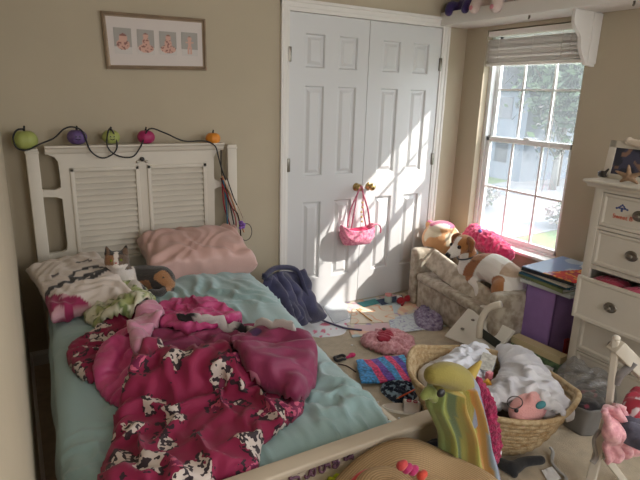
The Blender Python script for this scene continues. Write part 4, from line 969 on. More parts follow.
# navy backpack-like padded jacket beside the bed
navy = clm('slate_blue_padding', S(62, 62, 96), S(42, 42, 68), 9)
e = thing('jacket', 'slate blue padded jacket slumped between the bed and the closet doors', 'jacket', (1.4, 2.85, 0))
drape('jacket_back', [at(262, 276, Y=2.80), at(300, 271, Y=2.98), at(322, 318, Y=2.92), at(296, 326, Y=2.72)], navy, e, t=.05, bulge=(-.02, -.06, .06), fr=(1.4, .02), seed=3, edge=.03)
drape('sleeve', [at(264, 279, Y=2.74), at(278, 272, Y=2.80), at(300, 318, Y=2.72), at(288, 326, Y=2.66)], navy, e, t=.05, bulge=(-.02, -.05, .02), fr=(1.5, .016), seed=8, edge=.02)
MB().tube(cr([at(264, 277, Y=2.72), at(276, 268, Y=2.80), at(296, 270, Y=2.85), at(304, 288, Y=2.83), at(311, 306, Y=2.82), at(320, 319, Y=2.88)], 6), .017, 8).build('piped_edge', clm('dark_navy_piping', S(44, 44, 74)), e)
MB().tube(cr([at(316, 318, Z=.03), at(330, 323, Z=.012), at(346, 328, Z=.01), at(362, 330, Z=.008)], 6), .011, 8, flat=.4).build('strap', clm('plum_strap', S(78, 66, 104)), e)
# paper and toys on the carpet
def pastel(v):
    a, b = nz(v, 7, 2), nz(v, 9, 8); c = nz(v, 24, 3)
    if b > .25: return S(222, 178, 148) if c > 0 else S(222, 202, 170)
    if a > .2: return S(180, 194, 200)
    if a < -.25: return S(210, 178, 182)
    if c > .3: return S(166, 146, 176)
    return S(208, 198, 178)
flat('play_mat', [(338, 304), (404, 293), (452, 326), (352, 338)], .0, VSM, 'creased pastel printed paper sheet spread on the carpet in front of the closet', 'paper', pastel, n=70)
flat('craft_paper', [(352, 309), (392, 305), (396, 322), (350, 324)], .006, VSM, 'cream paper with orange drawing lying on the pastel sheet', 'paper', lambda v: S(220, 156, 110) if abs(nz(v, 12, 5)) < .06 else S(218, 206, 186), n=50)
flat('craft_paper', [(388, 318), (424, 312), (436, 328), (392, 334)], .006, VSM, 'pale blue scribbled paper next to the toy sofa', 'paper', lambda v: S(140, 140, 176) if abs(nz(v, 26, 5)) < .06 else S(196, 206, 210), n=50)
flat('teal_card', [(357, 303), (375, 299), (381, 303), (364, 307)], .007, mat('teal_card_paper', S(70, 140, 140), .7), 'small teal card at the foot of the closet doors', 'card')
flat('navy_card', [(376, 300), (402, 295), (404, 300), (382, 305)], .009, mat('navy_card_paper', S(56, 70, 96), .7), 'small dark blue card at the foot of the closet doors', 'card')
wp = mat('white_plastic_sheet', S(226, 226, 228), .35)
pile('paper_plate', L2([(302, 312), (322, 305), (345, 311), (352, 322), (342, 334), (318, 337), (302, 330)], 0), .001, .004, VSM, None, (1, .1, .003), seed=3, rings=20, colf=lambda v: S(214, 110, 140) if nz(v, 24, 2) > .42 else S(222, 224, 228))
tag(bpy.data.objects['paper_plate'], 'white round paper with faint pink marks beside the slate blue jacket', 'paper')
flat('white_paper', [(300, 298), (326, 300), (330, 312), (300, 314)], .006, wp, 'white paper in the sunlight right against the closet door', 'paper')
flat('clear_wrapper', [(322, 306), (344, 300), (350, 318), (334, 324)], .01, mat('cellophane', S(210, 216, 222), .15, alpha=.6), 'shiny clear wrapper on the floor by the closet', 'wrapper')
jp = at(388, 303, Z=0)
e = thing('jar', 'small clear glass jar with a pink lid by the closet door', 'jar', tuple(jp))
MB().lathe(jp, [(0, 0), (.026, 0), (.03, .006), (.03, .05), (.024, .058), (.024, .062), (0, .062)], 24).build('glass_body', mat('jar_glass', S(180, 196, 190), .1, alpha=.75), e)
MB().lathe(jp+Vector((0, 0, .062)), [(0, 0), (.026, 0), (.027, .014), (.02, .016), (0, .016)], 24).build('lid', mat('jar_lid', S(200, 130, 130), .5), e)
q = at(399, 301, Z=0); o = MB().lathe(q, [(0, 0), (.018, 0), (.02, .03), (.02, .04), (0, .042)], 20).build('small_cup', wp); tag(o, 'small white cup between the jar and the red bow', 'cup')
q = at(404, 301, Z=0.02); o = blob('hair_bow', [('e', q+Vector((-.035, 0, .01)), (.035, .02, .028)), ('e', q+Vector((.035, 0, .015)), (.035, .02, .028)), ('e', q+Vector((0, 0, .01)), .014), ('l', [q, q+Vector((-.05, -.04, -.01))], [.012, .01])], clm('red_bow_cloth', S(168, 24, 40)), None, .004, 3); tag(o, 'bright red bow on the floor beside the sofa arm', 'bow')
q = at(404, 285, Z=.04); o = blob('teddy_figure', [('e', q, (.03, .03, .045)), ('e', q+Vector((0, 0, .055)), (.024, .024, .024)), ('l', [q+Vector((-.02, 0, .02)), q+Vector((-.045, -.02, .03))], [.012, .01])], clm('tan_toy', S(150, 104, 66)), None, .005, 3); tag(o, 'small brown toy wedged between the closet and the sofa arm', 'toy')
cel = mat('crinkled_cellophane', S(176, 164, 190), .15, 40, .25, .8, 90, alpha=.75, c2=S(110, 90, 130))
o = pile('plastic_bag', L2([(414, 312), (426, 305), (440, 314), (444, 326), (430, 328), (418, 324)], .02), .0, .05, cel, None, (.4, .03, .03), seed=61, rings=24, segs=90); tag(o, 'crinkled clear bag of purple craft bits in front of the sofa', 'bag')
# pink pyjamas
pj = mat('pink_print_jersey', S(220, 168, 174), .85, 55, .2, .2, 200, sheen=.1, c2=S(190, 122, 132))
e = thing('pajamas', 'folded pink patterned pajamas with a red collar on the carpet', 'pajamas', tuple(at(388, 346, Z=0)))
buckle('folded_top', L2([(360, 340), (374, 332), (392, 330), (408, 335), (414, 343), (396, 352), (378, 351)], .02), pj, e, (1.2, 1.2), .03, .05, .009, (.9, .08, .03), 200, .1, .0005, .008, 63, z0=.004)
pile('sleeve', L2([(394, 350), (410, 340), (417, 346), (413, 357), (400, 354)], .015), 0, .028, pj, e, (.2, .05, .012), seed=64, rings=18, segs=70)
pile('collar', L2([(376, 332), (384, 328), (394, 331), (392, 337), (380, 337)], .08), .055, .028, clm('red_collar', S(170, 40, 66)), e, (.6, .03, .01), seed=65, rings=14, segs=60)
q = at(384, 329, Z=.09); MB().ell(q, (.014, .012, .008)).build('button', DARK, e)
# crocheted striped square
def knitcol_factory(q):
    cs = [S(60, 140, 200), S(214, 60, 110), S(110, 70, 170), S(64, 150, 206), S(220, 66, 116), S(96, 72, 170), S(70, 160, 200)]
    def f(v):
        d = (v-q[0]); ux = (q[1]-q[0]); u = d.dot(ux)/ux.length_squared
        c = cs[max(0, min(6, int(u*7)))]; k = nz(v, 90, 1)
        return [x*(1+.9*k) if x*(1+.9*k) > 0 else 0 for x in c[:3]]
    return f
kq = [at(356, 363, Z=.01), at(404, 357, Z=.01), at(414, 382, Z=.01), at(361, 385, Z=.01)]
o = drape('crochet_blanket', [p+Vector((0, 0, .012)) for p in kq], VCL, None, 70, 70, .012, (0, 0, .012), (2, .005), 5, knitcol_factory(kq), .008); tag(o, 'small blue, pink and purple striped crochet blanket flat on the carpet', 'blanket')
o = pile('knitted_hat', L2([(381, 384), (396, 380), (412, 383), (419, 391), (412, 398), (395, 399), (384, 392)], .02), 0, .035, VCL, None, (.6, .03, .014), seed=71, rings=26, colf=lambda v: S(150, 176, 196) if nz(v, 55, 4) > .22 else S(26, 40, 62)); tag(o, 'dark blue flecked knitted hat lying below the striped crochet blanket', 'hat')
o = pile('lace_scrap', L2([(408, 368), (418, 366), (422, 378), (414, 382)], .01), 0, .02, clm('white_lace', S(210, 214, 200)), None, (.6, .02, .01), seed=72, rings=12, segs=50); tag(o, 'bit of white lace at the right end of the striped crochet blanket', 'lace')
# hair ties
q = at(340, 358, Z=.012); o = MB().tube([q+Vector((.035*math.cos(a), .028*math.sin(a), .004*math.sin(a*3))) for a in np.linspace(0, 2*PI, 24)[:-1]], .009, 8, closed=True).build('hair_tie', clm('black_elastic', S(30, 28, 30))); tag(o, 'black hair tie on the carpet near the bed', 'hair tie')
q = at(352, 355, Z=.012); o = blob('hair_scrunchie', [('e', q, (.026, .018, .014)), ('l', [q, q+Vector((-.05, -.015, 0))], [.012, .008])], clm('magenta_scrunchie', S(200, 30, 100)), None, .004, 2); tag(o, 'magenta hair scrunchie beside the black hair tie', 'hair tie')
o = MB().tube(cr([at(338, 364, Z=.004), at(347, 366, Z=.004), at(356, 372, Z=.004)], 6), .004, 6).build('cord', clm('dark_cord', S(80, 60, 60))); tag(o, 'short dark cord on the carpet below the hair tie', 'cord')
for (a, b, c, lb) in (((396, 399), (420, 387), S(220, 90, 40), 'orange pencil across the dark knitted hat'), ((356, 309), (372, 321), S(206, 150, 70), 'yellow pencil on the cream paper')):
    p0, p1 = at(*a, Z=.045 if a[0] > 390 else .016), at(*b, Z=.05 if a[0] > 390 else .016); d = (p1-p0)
    e = thing('pencil', lb, 'pencil', tuple(lerp(p0, p1, .5)))
    MB().tube([p0+d*.1, p1], .0045, 6).build('barrel', mat('pencil_paint_%d' % a[0], c, .4), e); MB().tube([p0, p0+d*.1], [.0008, .0045], 6).build('tip', mat('pencil_wood_%d' % a[0], S(190, 150, 100), .8), e)
for i, (x, y) in enumerate([(345, 398), (378, 402), (399, 418), (352, 345), (318, 350)]):
    o = MB().ell(at(x, y, Z=.003), (.008, .006, .003), 10, 6).build('bead', wp); tag(o, 'tiny white bead scattered on the carpet between the bed and the crochet blanket', 'bead', 'white beads on the carpet')
# sandals
def sandal(c, ang_, label):
    e = thing('sandal', label, 'sandal', (c.x, c.y, 0), 'child sandals on the carpet'); M_ = Matrix.Translation((c.x, c.y, 0)) @ Matrix.Rotation(ang_, 4, 'Z') @ Matrix.Scale(1.3, 4)
    pl = [(.085*math.cos(t)+(.0), (.032+.006*math.cos(t))*math.sin(t)) for t in np.linspace(0, 2*PI, 32)[:-1]]
    mb = MB(); mb.m = M_; mb.prism(pl, 'z', 0, .012); mb.build('sole', mat('sandal_sole_%d' % int(c.x*1e4), S(226, 220, 206), .8), e, bev=.003)
    mb = MB(); mb.m = M_; mb.prism([(x*.88, y*.85) for x, y in pl], 'z', .012, .0135); mb.build('insole', mat('insole_%d' % int(c.x*1e4), S(196, 184, 168), .8), e)
    vs, fs = sheetgrid(lambda u, v: M_ @ Vector((.0+.065*u, -.036+.072*v, .012+.034*math.sin(PI*v)**.6*(1-.25*u))), 8, 16)
    solid(MB().add(vs, fs, True).build('upper_strap', clm('sandal_strap_%d' % int(c.x*1e4), S(226, 214, 204)), e), .003)
    for (du, r) in ((.02, .008), (.045, .007)):
        mb = MB(); mb.m = M_ @ Matrix.Translation((du, -.004, .048-.1*du)); mb.tube([(r*math.cos(a), r*math.sin(a), 0) for a in np.linspace(0, 2*PI, 14)[:-1]], .0022, 6, closed=True); mb.build('red_ring', mat('ring_red_%d_%d' % (int(c.x*1e4), int(du*1e3)), S(190, 60, 80), .6), e)
sandal(at(403, 410, Z=0), -.62, 'cream child sandal with red rings, the one nearer the bed'); sandal(at(420, 409, Z=0), -.45, 'cream child sandal with red rings, next to the yellow unicorn')
# wicker basket
BC = Vector((1.825, 1.52, 0)); BA = math.atan2(-.89, .455)
def bxy(a, r, rz=0):
    x, y = r*math.cos(a-BA)*1.04, r*math.sin(a-BA)*.84; return Vector((x*math.cos(BA)-y*math.sin(BA), x*math.sin(BA)+y*math.cos(BA), rz))
e = thing('wicker_basket', 'large round wicker laundry basket filled with white towels and toys', 'basket', tuple(BC))
wick = mat('wicker', S(192, 170, 134), .8, 40, .25, .6, 160, c2=S(160, 130, 88))
def basket():
    n, rows = 120, 72; vs = []; fs = []
    for j in range(rows+1):
        t = j/rows
        for k in range(n):
            a = 2*PI*k/n; lift = .045*max(0, math.cos(2*(a-math.atan2(-.89, .455))))**3
            h = (.265+lift)*t; r = .205+.165*t**.62; r += .005*abs(math.sin(t*PI*11))+.0025*math.sin(k*PI*.5+(int(t*11) % 2)*PI)
            vs.append(BC+bxy(a, r, h))
    for j in range(rows):
        for k in range(n): fs.append((j*n+k, j*n+(k+1) % n, (j+1)*n+(k+1) % n, (j+1)*n+k))
    fs.append(tuple(range(n))[::-1]); return MB().add(vs, fs, True)
solid(basket().build('woven_body', wick, e), .012, -1)
ra = [BC+bxy(a, .369, .265+.045*max(0, math.cos(2*(a-math.atan2(-.89, .455))))**3) for a in np.linspace(0, 2*PI, 97)[:-1]]
MB().tube(ra, .012, 8, closed=True).build('rim', wick, e)
o = pile('laundry', [tuple((BC+bxy(a, .235))[:2]) for a in np.linspace(0, 2*PI, 13)[:-1]], .03, .14, clm('mixed_laundry', S(150, 130, 116), S(96, 84, 90), 7), None, (.7, .12, .03), seed=81); tag(o, 'dull beige laundry deep inside the wicker basket', 'laundry')
towel = mat('white_terry_towel', S(214, 212, 214), .95, 12, .03, .5, 300, sheen=.1, c2=S(196, 194, 200)); wrinkle(towel, -1.1, 6, 2.5, .025, 1); towel2 = mat('offwhite_terry', S(200, 194, 188), .95, 12, .05, .5, 300, sheen=.4)
e = thing('white_towel', 'big white towel heaped over the right half of the wicker basket', 'towel', tuple(at(530, 380, Z=.2)))
hm_reset(.9, .8, .2)
buckle('towel_heap', L2([(497, 338), (515, 342), (536, 352), (552, 368), (572, 394), (577, 404), (560, 407), (530, 400), (505, 396), (482, 402), (474, 388), (492, 374), (502, 356)], .31), towel, e, (1.22, 1.22), .085, .13, .009, (math.radians(-70), .10, .04), 240, .12, .0005, .008, 83, z0=.235, sharp=2)
buckle('towel_fold', L2([(476, 396), (490, 382), (512, 374), (538, 380), (560, 396), (568, 406), (545, 399), (520, 392), (500, 395), (490, 408), (480, 410)], .34), towel, e, (1.25, 1.25), .03, .05, .009, (math.radians(-50), .07, .035), 200, .1, .0005, .008, 84, z0=.29, sharp=2)
drape('hanging_end', [at(474, 392, X=1.52), at(488, 394, X=1.50), at(497, 455, X=1.52), at(486, 462, X=1.50)], towel, e, t=.02, fr=(1.6, .012), seed=85, edge=.02)
o = buckle('white_shirt', L2([(436, 356), (448, 342), (466, 334), (486, 333), (497, 344), (488, 362), (464, 372), (446, 370)], .33), mat('white_shirt_cotton', S(222, 224, 232), .85, 10, .03, .15, 200, sheen=.1), None, (1.28, 1.28), .05, .09, .009, (math.radians(-30), .08, .045), 240, .1, .0005, .008, 87, z0=.22); tag(o, 'white shirt crumpled at the back of the wicker basket', 'shirt')
o = buckle('grey_towel', L2([(420, 358), (436, 348), (450, 341), (464, 334), (470, 341), (450, 356), (436, 368), (424, 368)], .29), towel2, None, (1.2, 1.2), .05, .06, .009, (math.radians(-30), .07, .02), 200, .1, .0005, .012, 88, z0=.19); tag(o, 'off-white cloth at the left side of the wicker basket', 'cloth')
pp = at(526, 409, Z=.29)
e = thing('plush_pig', 'pink plush face with round glasses peeking out from under the white towel', 'plush toy', (pp.x, pp.y, .2))
blob('body', [('e', pp+Vector((.05, .02, -.02)), (.115, .06, .065)), ('e', pp+Vector((-.03, -.01, -.045)), (.035, .03, .022)), ('l', [pp+Vector((.02, 0, .03)), pp+Vector((.02, 0, .06))], [.02, .012])], VFUR, e, .007, 4, lambda v: S(222, 160, 156) if nz(v, 12, 1) > -.3 else S(208, 136, 140))
q = at(514, 407, Z=.30); MB().ell(q+Vector((-.012, -.022, 0)), .009).build('eye', BLACK, e)
q = at(514, 401, Z=.32); MB().tube([q+Vector((-.02, -.02, .01))+CR*(.032*math.cos(a))-CD*(.026*math.sin(a)) for a in np.linspace(0, 2*PI, 24)[:-1]], .0022, 6, closed=True).build('glasses', DARK, e)
q = at(541, 405, Z=.31); MB().ell(q, (.03, .014, .016)).build('teal_bow', mat('teal_felt', S(70, 130, 136), .9), e)
TOY = [((470, 374), S(110, 60, 150), 'purple'), ((478, 380), S(200, 40, 90), 'magenta'), ((486, 384), S(220, 160, 50), 'yellow'), ((477, 370), S(60, 120, 180), 'blue'), ((489, 376), S(206, 120, 130), 'salmon')]
for i, ((x, y), c, cn) in enumerate(TOY):
    q = at(x, y, Z=.27); mb = MB(); mb.m = Matrix.Translation(q) @ Euler((i*.7, i*.4, i*1.1)).to_matrix().to_4x4(); mb.box((-.022, -.016, -.012), (.022, .016, .012), .004); o = mb.build('toy_block', mat('toy_paint_%d' % i, c, .4)); tag(o, cn+' plastic toy block among the toys in the wicker basket', 'toy')
for i, (x, y) in enumerate([(484, 352), (490, 360)]):
    pass
q = [at(483, 352, Z=.31), at(497, 356, Z=.31), at(492, 372, Z=.29), at(478, 368, Z=.29)]
o = MB().add([tuple(p) for p in q], [(0, 1, 2, 3)]).build('picture_card', mat('card_print', S(190, 186, 176), .6, 60, .2)); solid(o, .004); tag(o, 'grey and white card between the two white cloths in the basket', 'card')
# white toy panel, white arched handle, board game, near the sofa
q = [at(468, 308, Z=.24), at(514, 330, Z=.22), at(494, 356, Z=.05), at(444, 336, Z=.05)]
e = thing('toy_console', 'white plastic toy panel with round buttons leaning in front of the sofa', 'toy', tuple(lerp(q[0], q[2], .5)))
mb = MB(); nn = (q[1]-q[0]).cross(q[3]-q[0]).normalized(); nn = nn if nn.z > 0 else -nn
mb.add([tuple(p) for p in q]+[tuple(p-nn*.03) for p in q], [(0, 1, 2, 3), (4, 5, 6, 7), (0, 1, 5, 4), (1, 2, 6, 5), (2, 3, 7, 6), (3, 0, 4, 7)]); mb.build('panel', mat('toy_white_plastic', S(224, 220, 210), .4), e, bev=.004)
for (u, v) in ((.25, .25), (.2, .6), (.42, .3)):
    c = lerp(lerp(q[0], q[1], u), lerp(q[3], q[2], u), v)+nn*.003; MB().ell(c, (.012, .012, .006)).build('button', mat('toy_button_%d' % int(u*100), S(120, 110, 100), .5), e)
c0 = lerp(lerp(q[0], q[1], .5), lerp(q[3], q[2], .5), .35)+nn*.002; c1 = lerp(lerp(q[0], q[1], .95), lerp(q[3], q[2], .95), .5)+nn*.002
a_ = (q[1]-q[0]).normalized()*.0; b_ = (q[3]-q[0]).normalized()*.05
mb = MB(); mb.add([c0, c1, c1+b_, c0+b_], [(0, 1, 2, 3)]); solid(mb.build('dark_screen', mat('toy_screen', S(40, 44, 40), .3), e), .004)
o = MB().tube(cr([at(479, 338, X=2.30), at(480, 325, X=2.31), at(484, 314, X=2.33), at(491, 307, X=2.35), at(501, 304, X=2.37)], 6), .02, 10).build('curved_handle', mat('cream_plastic', S(214, 204, 186), .4)); tag(o, 'thick cream curved handle rising in front of the right sofa arm', 'handle')
a = at(512, 336, Z=.16); b = at(560, 358, Z=.16)
e = thing('board_game', 'cream and green board game box lying against the purple bin', 'game box', (lerp(a, b, .5).x, lerp(a, b, .5).y, 0))
def gbox(z0, z1, m, nm, ex=0):
    d = (b-a).normalized(); pz = Vector((d.y, -d.x, 0)); pz = -pz if pz.x > 0 else pz
    bk = -pz*(.02)
    P = [a-d*ex, b+d*ex, b+d*ex-pz*(.07+ex), a-d*ex-pz*(.07+ex)]
    mb = MB(); mb.add([(p.x, p.y, z) for z in (z0, z1) for p in P], [(0, 1, 2, 3), (4, 5, 6, 7), (0, 1, 5, 4), (1, 2, 6, 5), (2, 3, 7, 6), (3, 0, 4, 7)]); return mb.build(nm, m, e)
gbox(.0, .12, mat('green_print', S(110, 140, 100), .6, 30, .3, c2=S(60, 80, 70)), 'box_base'); gbox(.12, .16, mat('cream_box_card', S(206, 190, 150), .6), 'lid', .004)
o = flat('photo_card', [(541, 366), (556, 364), (552, 373), (536, 372)], .08, wp, 'white card beside the board game, left of the clear bag', 'card')
o = pile('dark_clothes', L2([(536, 360), (552, 356), (562, 366), (548, 372)], .05), 0, .07, clm('charcoal_cloth', S(48, 48, 52)), None, (.4, .05, .02), seed=91, rings=16, segs=60); tag(o, 'small heap of charcoal cloth between board game and basket', 'clothes')
o = MB().box(tuple(at(562, 362, Z=0)-Vector((.02, .02, 0))), tuple(at(562, 362, Z=0)+Vector((.02, .03, .16))), .003).build('red_book', mat('red_book_cover', S(150, 40, 40), .5)); tag(o, 'narrow red book standing at the corner of the dresser', 'book')
clear = mat('clear_plastic', S(150, 148, 146), .12, 14, .2, .9, 30, alpha=.45, spec=.9)
o = pile('clear_plastic_bag', L2([(553, 372), (566, 362), (588, 372), (612, 376), (618, 388), (604, 396), (578, 390), (560, 386)], .2), .13, .09, clear, None, (.5, .08, .04), seed=93, rings=30); tag(o, 'crumpled clear plastic bag in front of the lowest dresser drawer', 'bag')
e = thing('gift_bag', 'white bag with dark clothes standing between the basket and the dresser', 'bag', tuple(at(586, 436, Z=0)))
c = at(585, 432, Z=0)
def gb():
    n = 40; vs = []; fs = []
    for j in range(13):
        t = j/12
        for k in range(n):
            a2 = 2*PI*k/n; r = 1+.06*nz((math.cos(a2)*2, math.sin(a2)*2, t*2), 1, 3)
            vs.append((c.x+.05+(.10+.025*t)*r*math.copysign(abs(math.cos(a2))**.6, math.cos(a2)), c.y+.04+(.075+.02*t)*r*math.copysign(abs(math.sin(a2))**.6, math.sin(a2)), .15*t+.02*t*nz((math.cos(a2), math.sin(a2), 4), 1)))
    for j in range(12):
        for k in range(n): fs.append((j*n+k, j*n+(k+1) % n, (j+1)*n+(k+1) % n, (j+1)*n+k))
    fs.append(tuple(range(n))[::-1]); return MB().add(vs, fs, True)
solid(gb().build('bag_body', mat('white_bag_paper', S(120, 118, 116), .6, 8, .05), e), .003)
o = pile('dark_clothes', [(c.x-.02, c.y-.01), (c.x+.10, c.y-.02), (c.x+.15, c.y+.06), (c.x+.06, c.y+.12), (c.x-.03, c.y+.09)], .10, .06, VCL, None, (.4, .05, .02), seed=95, rings=18, segs=70, colf=lambda v: S(120, 50, 66) if nz(v, 30, 2) > .3 else S(40, 38, 42)); tag(o, 'dark clothes with pink bits inside the white bag', 'clothes')
o = pile('dark_clothes', [(c.x+.20, c.y+.0), (c.x+.34, c.y+.05), (c.x+.36, c.y+.2), (c.x+.2, c.y+.24), (c.x+.16, c.y+.12)], .0, .12, clm('black_fabric', S(36, 34, 38), S(62, 56, 60)), None, (.4, .07, .03), seed=96, rings=20, segs=80); tag(o, 'black clothes heaped on the floor under the clear plastic bag', 'clothes')
# sock and hanger in front of the basket
o = blob('sock', [('l', [at(499, 462, Z=.02), at(512, 468, Z=.025), at(524, 462, Z=.025), at(541, 460, Z=.02)], [.022, .03, .022, .02]), ('l', [at(512, 466, Z=.02), at(514, 474, Z=.015)], [.024, .018])], clm('black_sock_cotton', S(24, 26, 32)), None, .006, 4); tag(o, 'black sock on the carpet in front of the wicker basket', 'sock')
e = thing('strap_with_tag', 'grey strap loop with a white tag on the carpet in front of the basket', 'strap', tuple(at(555, 462, Z=0)))
MB().tube(cr([at(550, 447, Z=.03), at(553, 452, Z=.02), at(552, 462, Z=.01), at(558, 470, Z=.01), at(566, 478, Z=.01), at(562, 486, Z=.01)], 6), .008, 8, flat=.5).build('strap_loop', clm('pale_grey_webbing', S(170, 168, 166)), e)
flat('white_tag', [(541, 471), (552, 467), (561, 479), (549, 484)], .003, wp, None, None, parent=e)
# ---------------------------------------------------------------- doll high chair at right
e = thing('doll_high_chair', 'white wooden doll high chair cut off by the right edge, hung with doll clothes', 'doll chair', (2.05, .95, 0))
PT = at(616, 340, Y=1.0); PB = at(588, 492, Z=0.0)
def post(a, b, r, nm='leg'):
    mb = MB(); d = (b-a).normalized(); s = d.cross(Vector((0, 0, 1))).normalized() if abs(d.z) < .95 else Vector((1, .3, 0)).normalized(); t = d.cross(s)
    mb.add([tuple(p+s*(i*r)+t*(j*r)) for p in (a, b) for i, j in ((-1, -1), (1, -1), (1, 1), (-1, 1))], [(0, 1, 2, 3), (4, 5, 6, 7), (0, 1, 5, 4), (1, 2, 6, 5), (2, 3, 7, 6), (3, 0, 4, 7)])
    return mb.build(nm, CREAM, e, bev=.004)
K = at(609, 412, Y=1.0)
post(PT, at(607, 425, Y=1.0), .012, 'post'); post(at(607, 418, Y=1.0), PB, .017); P2 = at(632, 492, Z=0); post(at(604, 455, Y=.98), P2, .014, 'brace')
R1 = Vector((2.25, .72, .60)); post(PT+Vector((0, 0, -.02)), at(648, 378, Y=.95), .026, 'top_rail')
post(at(650, 330, Y=.9), Vector((2.25, .80, 0)), .014); post(at(609, 412, Y=1.0), at(652, 432, Y=.93), .012, 'seat_rail')
MB().ell(PT+Vector((0, 0, .008)), (.014, .014, .012)).build('post_cap', CREAM, e)
doll = mat('pink_doll_cloth', S(222, 168, 172), .8, 50, .12, .3, 160, sheen=.3, c2=S(196, 130, 140))
o = drape('doll_dress', [at(602, 410, Y=.97), at(622, 405, Y=.95), at(636, 450, Y=.93), at(606, 463, Y=.93)], doll, None, t=.02, fr=(2.4, .014), seed=101, edge=.025, bulge=(0, -.03, 0)); tag(o, 'pale pink doll dress hanging on the front of the doll high chair', 'doll clothes')
o = pile('doll_clothes', [tuple(at(x, y, Z=.42)[:2]) for x, y in ((620, 402), (630, 392), (646, 388), (652, 402), (638, 412))], .38, .07, VCL, None, (.4, .05, .02), seed=102, rings=18, segs=70, colf=lambda v: S(150, 34, 52) if nz(v, 24, 2) > -.2 else S(186, 170, 172)); tag(o, 'red and white doll clothes on the seat of the doll high chair', 'doll clothes')
o = pile('doll_clothes', [tuple(at(x, y, Z=.38)[:2]) for x, y in ((616, 420), (626, 412), (648, 412), (652, 436), (634, 432))], .32, .06, clm('grey_blue_doll_cloth', S(90, 88, 104), S(50, 48, 60)), None, (.4, .05, .02), seed=103, rings=18, segs=70); tag(o, 'dark blue grey doll clothes below the red ones on the doll high chair', 'doll clothes')
o = MB().tube(cr([at(600, 430, Y=1.0), at(594, 440, Y=1.0), at(596, 456, Y=.99), at(592, 463, Y=.99)], 6), [.008]*12+[.012]*7, 8).build('grey_hook', clm('grey_plastic_hook', S(160, 156, 150))); tag(o, 'pale grey curved hook hanging on the left leg of the doll high chair', 'hook')
o = MB().tube(cr([at(616, 383, Y=.99), at(620, 375, Y=.98), at(628, 368, Y=.97), at(634, 362, Y=.96)], 6), .016, 8).build('grey_cloth_roll', clm('grey_roll', S(120, 114, 112))); tag(o, 'grey rolled cloth tucked under the top rail of the doll high chair', 'cloth')
# ---------------------------------------------------------------- chest, hats and unicorn in the foreground
e = thing('toy_chest', 'pale wooden chest at the foot of the bed carrying the straw hats', 'chest', (.45, .8, 0))
cm = mat('chest_wood', S(170, 150, 124), .6, 6, .06)
MB().box((.03, .52, 0), (.90, .995, .44), .005).build('chest_body', cm, e); MB().box((.015, .505, .44), (.915, 1.005, .465), .006).build('chest_lid', cm, e)
straw = bpy.data.materials.new('woven_straw'); straw.use_nodes = True
def strawmat():
    t = straw.node_tree; b = t.nodes['Principled BSDF']; b.inputs['Roughness'].default_value = .85
    tc = t.nodes.new('ShaderNodeTexCoord'); wv = t.nodes.new('ShaderNodeTexWave'); wv.wave_type = 'RINGS'; wv.rings_direction = 'Z'; wv.inputs['Scale'].default_value = 45; wv.inputs['Distortion'].default_value = .6; wv.inputs['Detail Scale'].default_value = 4
    t.links.new(tc.outputs['Object'], wv.inputs['Vector']); r = t.nodes.new('ShaderNodeValToRGB'); r.color_ramp.elements[0].color = S(150, 122, 86); r.color_ramp.elements[1].color = S(180, 150, 112)
    t.links.new(wv.outputs[0], r.inputs[0]); t.links.new(r.outputs[0], b.inputs['Base Color'])
    bp = t.nodes.new('ShaderNodeBump'); bp.inputs['Strength'].default_value = .4; bp.inputs['Distance'].default_value = .004; t.links.new(wv.outputs[0], bp.inputs['Height']); t.links.new(bp.outputs[0], b.inputs['Normal'])
strawmat()
def hat(c, R, r, h, label, tilt=(0, 0), wob=.012, seed=1):
    e = thing('straw_hat', label, 'hat', tuple(c)); n = 72; vs = []; fs = []; prof = [(0, h), (r*.5, h*.99), (r*.8, h*.93), (r*.96, h*.75), (r, h*.4), (r*1.03, .012), (r*1.12, .002)]+[(r*1.12+(R-r*1.12)*k/8, -.012*(k/8)**2) for k in range(1, 9)]
    E_ = Euler((tilt[0], tilt[1], 0)).to_matrix()
    for rr, z in prof:
        for k in range(n):
            a = 2*PI*k/n; zz = z+(wob*nz((math.cos(a), math.sin(a), seed), 1.3)*3*max(0, (rr-r)/(R-r)) if rr > r else 0)
            vs.append(Vector(c)+E_ @ Vector((rr*math.cos(a), rr*math.sin(a), zz)))
    for j in range(len(prof)-1):
        for k in range(n): fs.append((j*n+k, j*n+(k+1) % n, (j+1)*n+(k+1) % n, (j+1)*n+k))
    solid(MB().add(vs, fs, True).build('brim_and_crown', straw, e), .004)
    mb = MB(); mb.tube([Vector(c)+E_ @ Vector((r*1.035*math.cos(a), r*1.035*math.sin(a), .02)) for a in np.linspace(0, 2*PI, 40)[:-1]], .009, 6, closed=True); mb.build('hat_band', clm('band_red_%d' % seed, S(200, 60, 60)), e)
    return e
h1 = hat((.765, .77, .565), .245, .09, .07, 'large straw sun hat with a wide brim under the smaller hat', (.16, -.04), .012, 3)
h2 = hat((.672, .80, .60), .12, .095, .06, 'smaller straw hat with pink and orange pompoms lying on the wide one', (.2, .03), .01, 7)
for i, (x, y, c) in enumerate([(406, 469, S(170, 24, 90)), (412, 471, S(170, 20, 90)), (421, 476, S(206, 66, 44)), (401, 466, S(190, 60, 60))]):
    q = at(x, y, Y=.80); o = blob('pompom', [('e', q, .012), ('e', q+Vector((.009, 0, .003)), .01)], clm('pompom_yarn_%d' % i, c), h2, .004, 1)
neon = mat('neon_yellow_cloth', S(206, 220, 50), .7, 60, .3, .3, 120, c2=S(120, 140, 40))
o = pile('neon_cloth', [tuple(at(x, y, Z=.53)[:2]) for x, y in ((322, 478), (332, 470), (346, 468), (356, 478), (350, 496), (328, 498))], .467, .06, neon, None, (.4, .025, .012), seed=105, rings=18, segs=70); tag(o, 'neon yellow green cloth on the chest left of the straw hats', 'cloth')
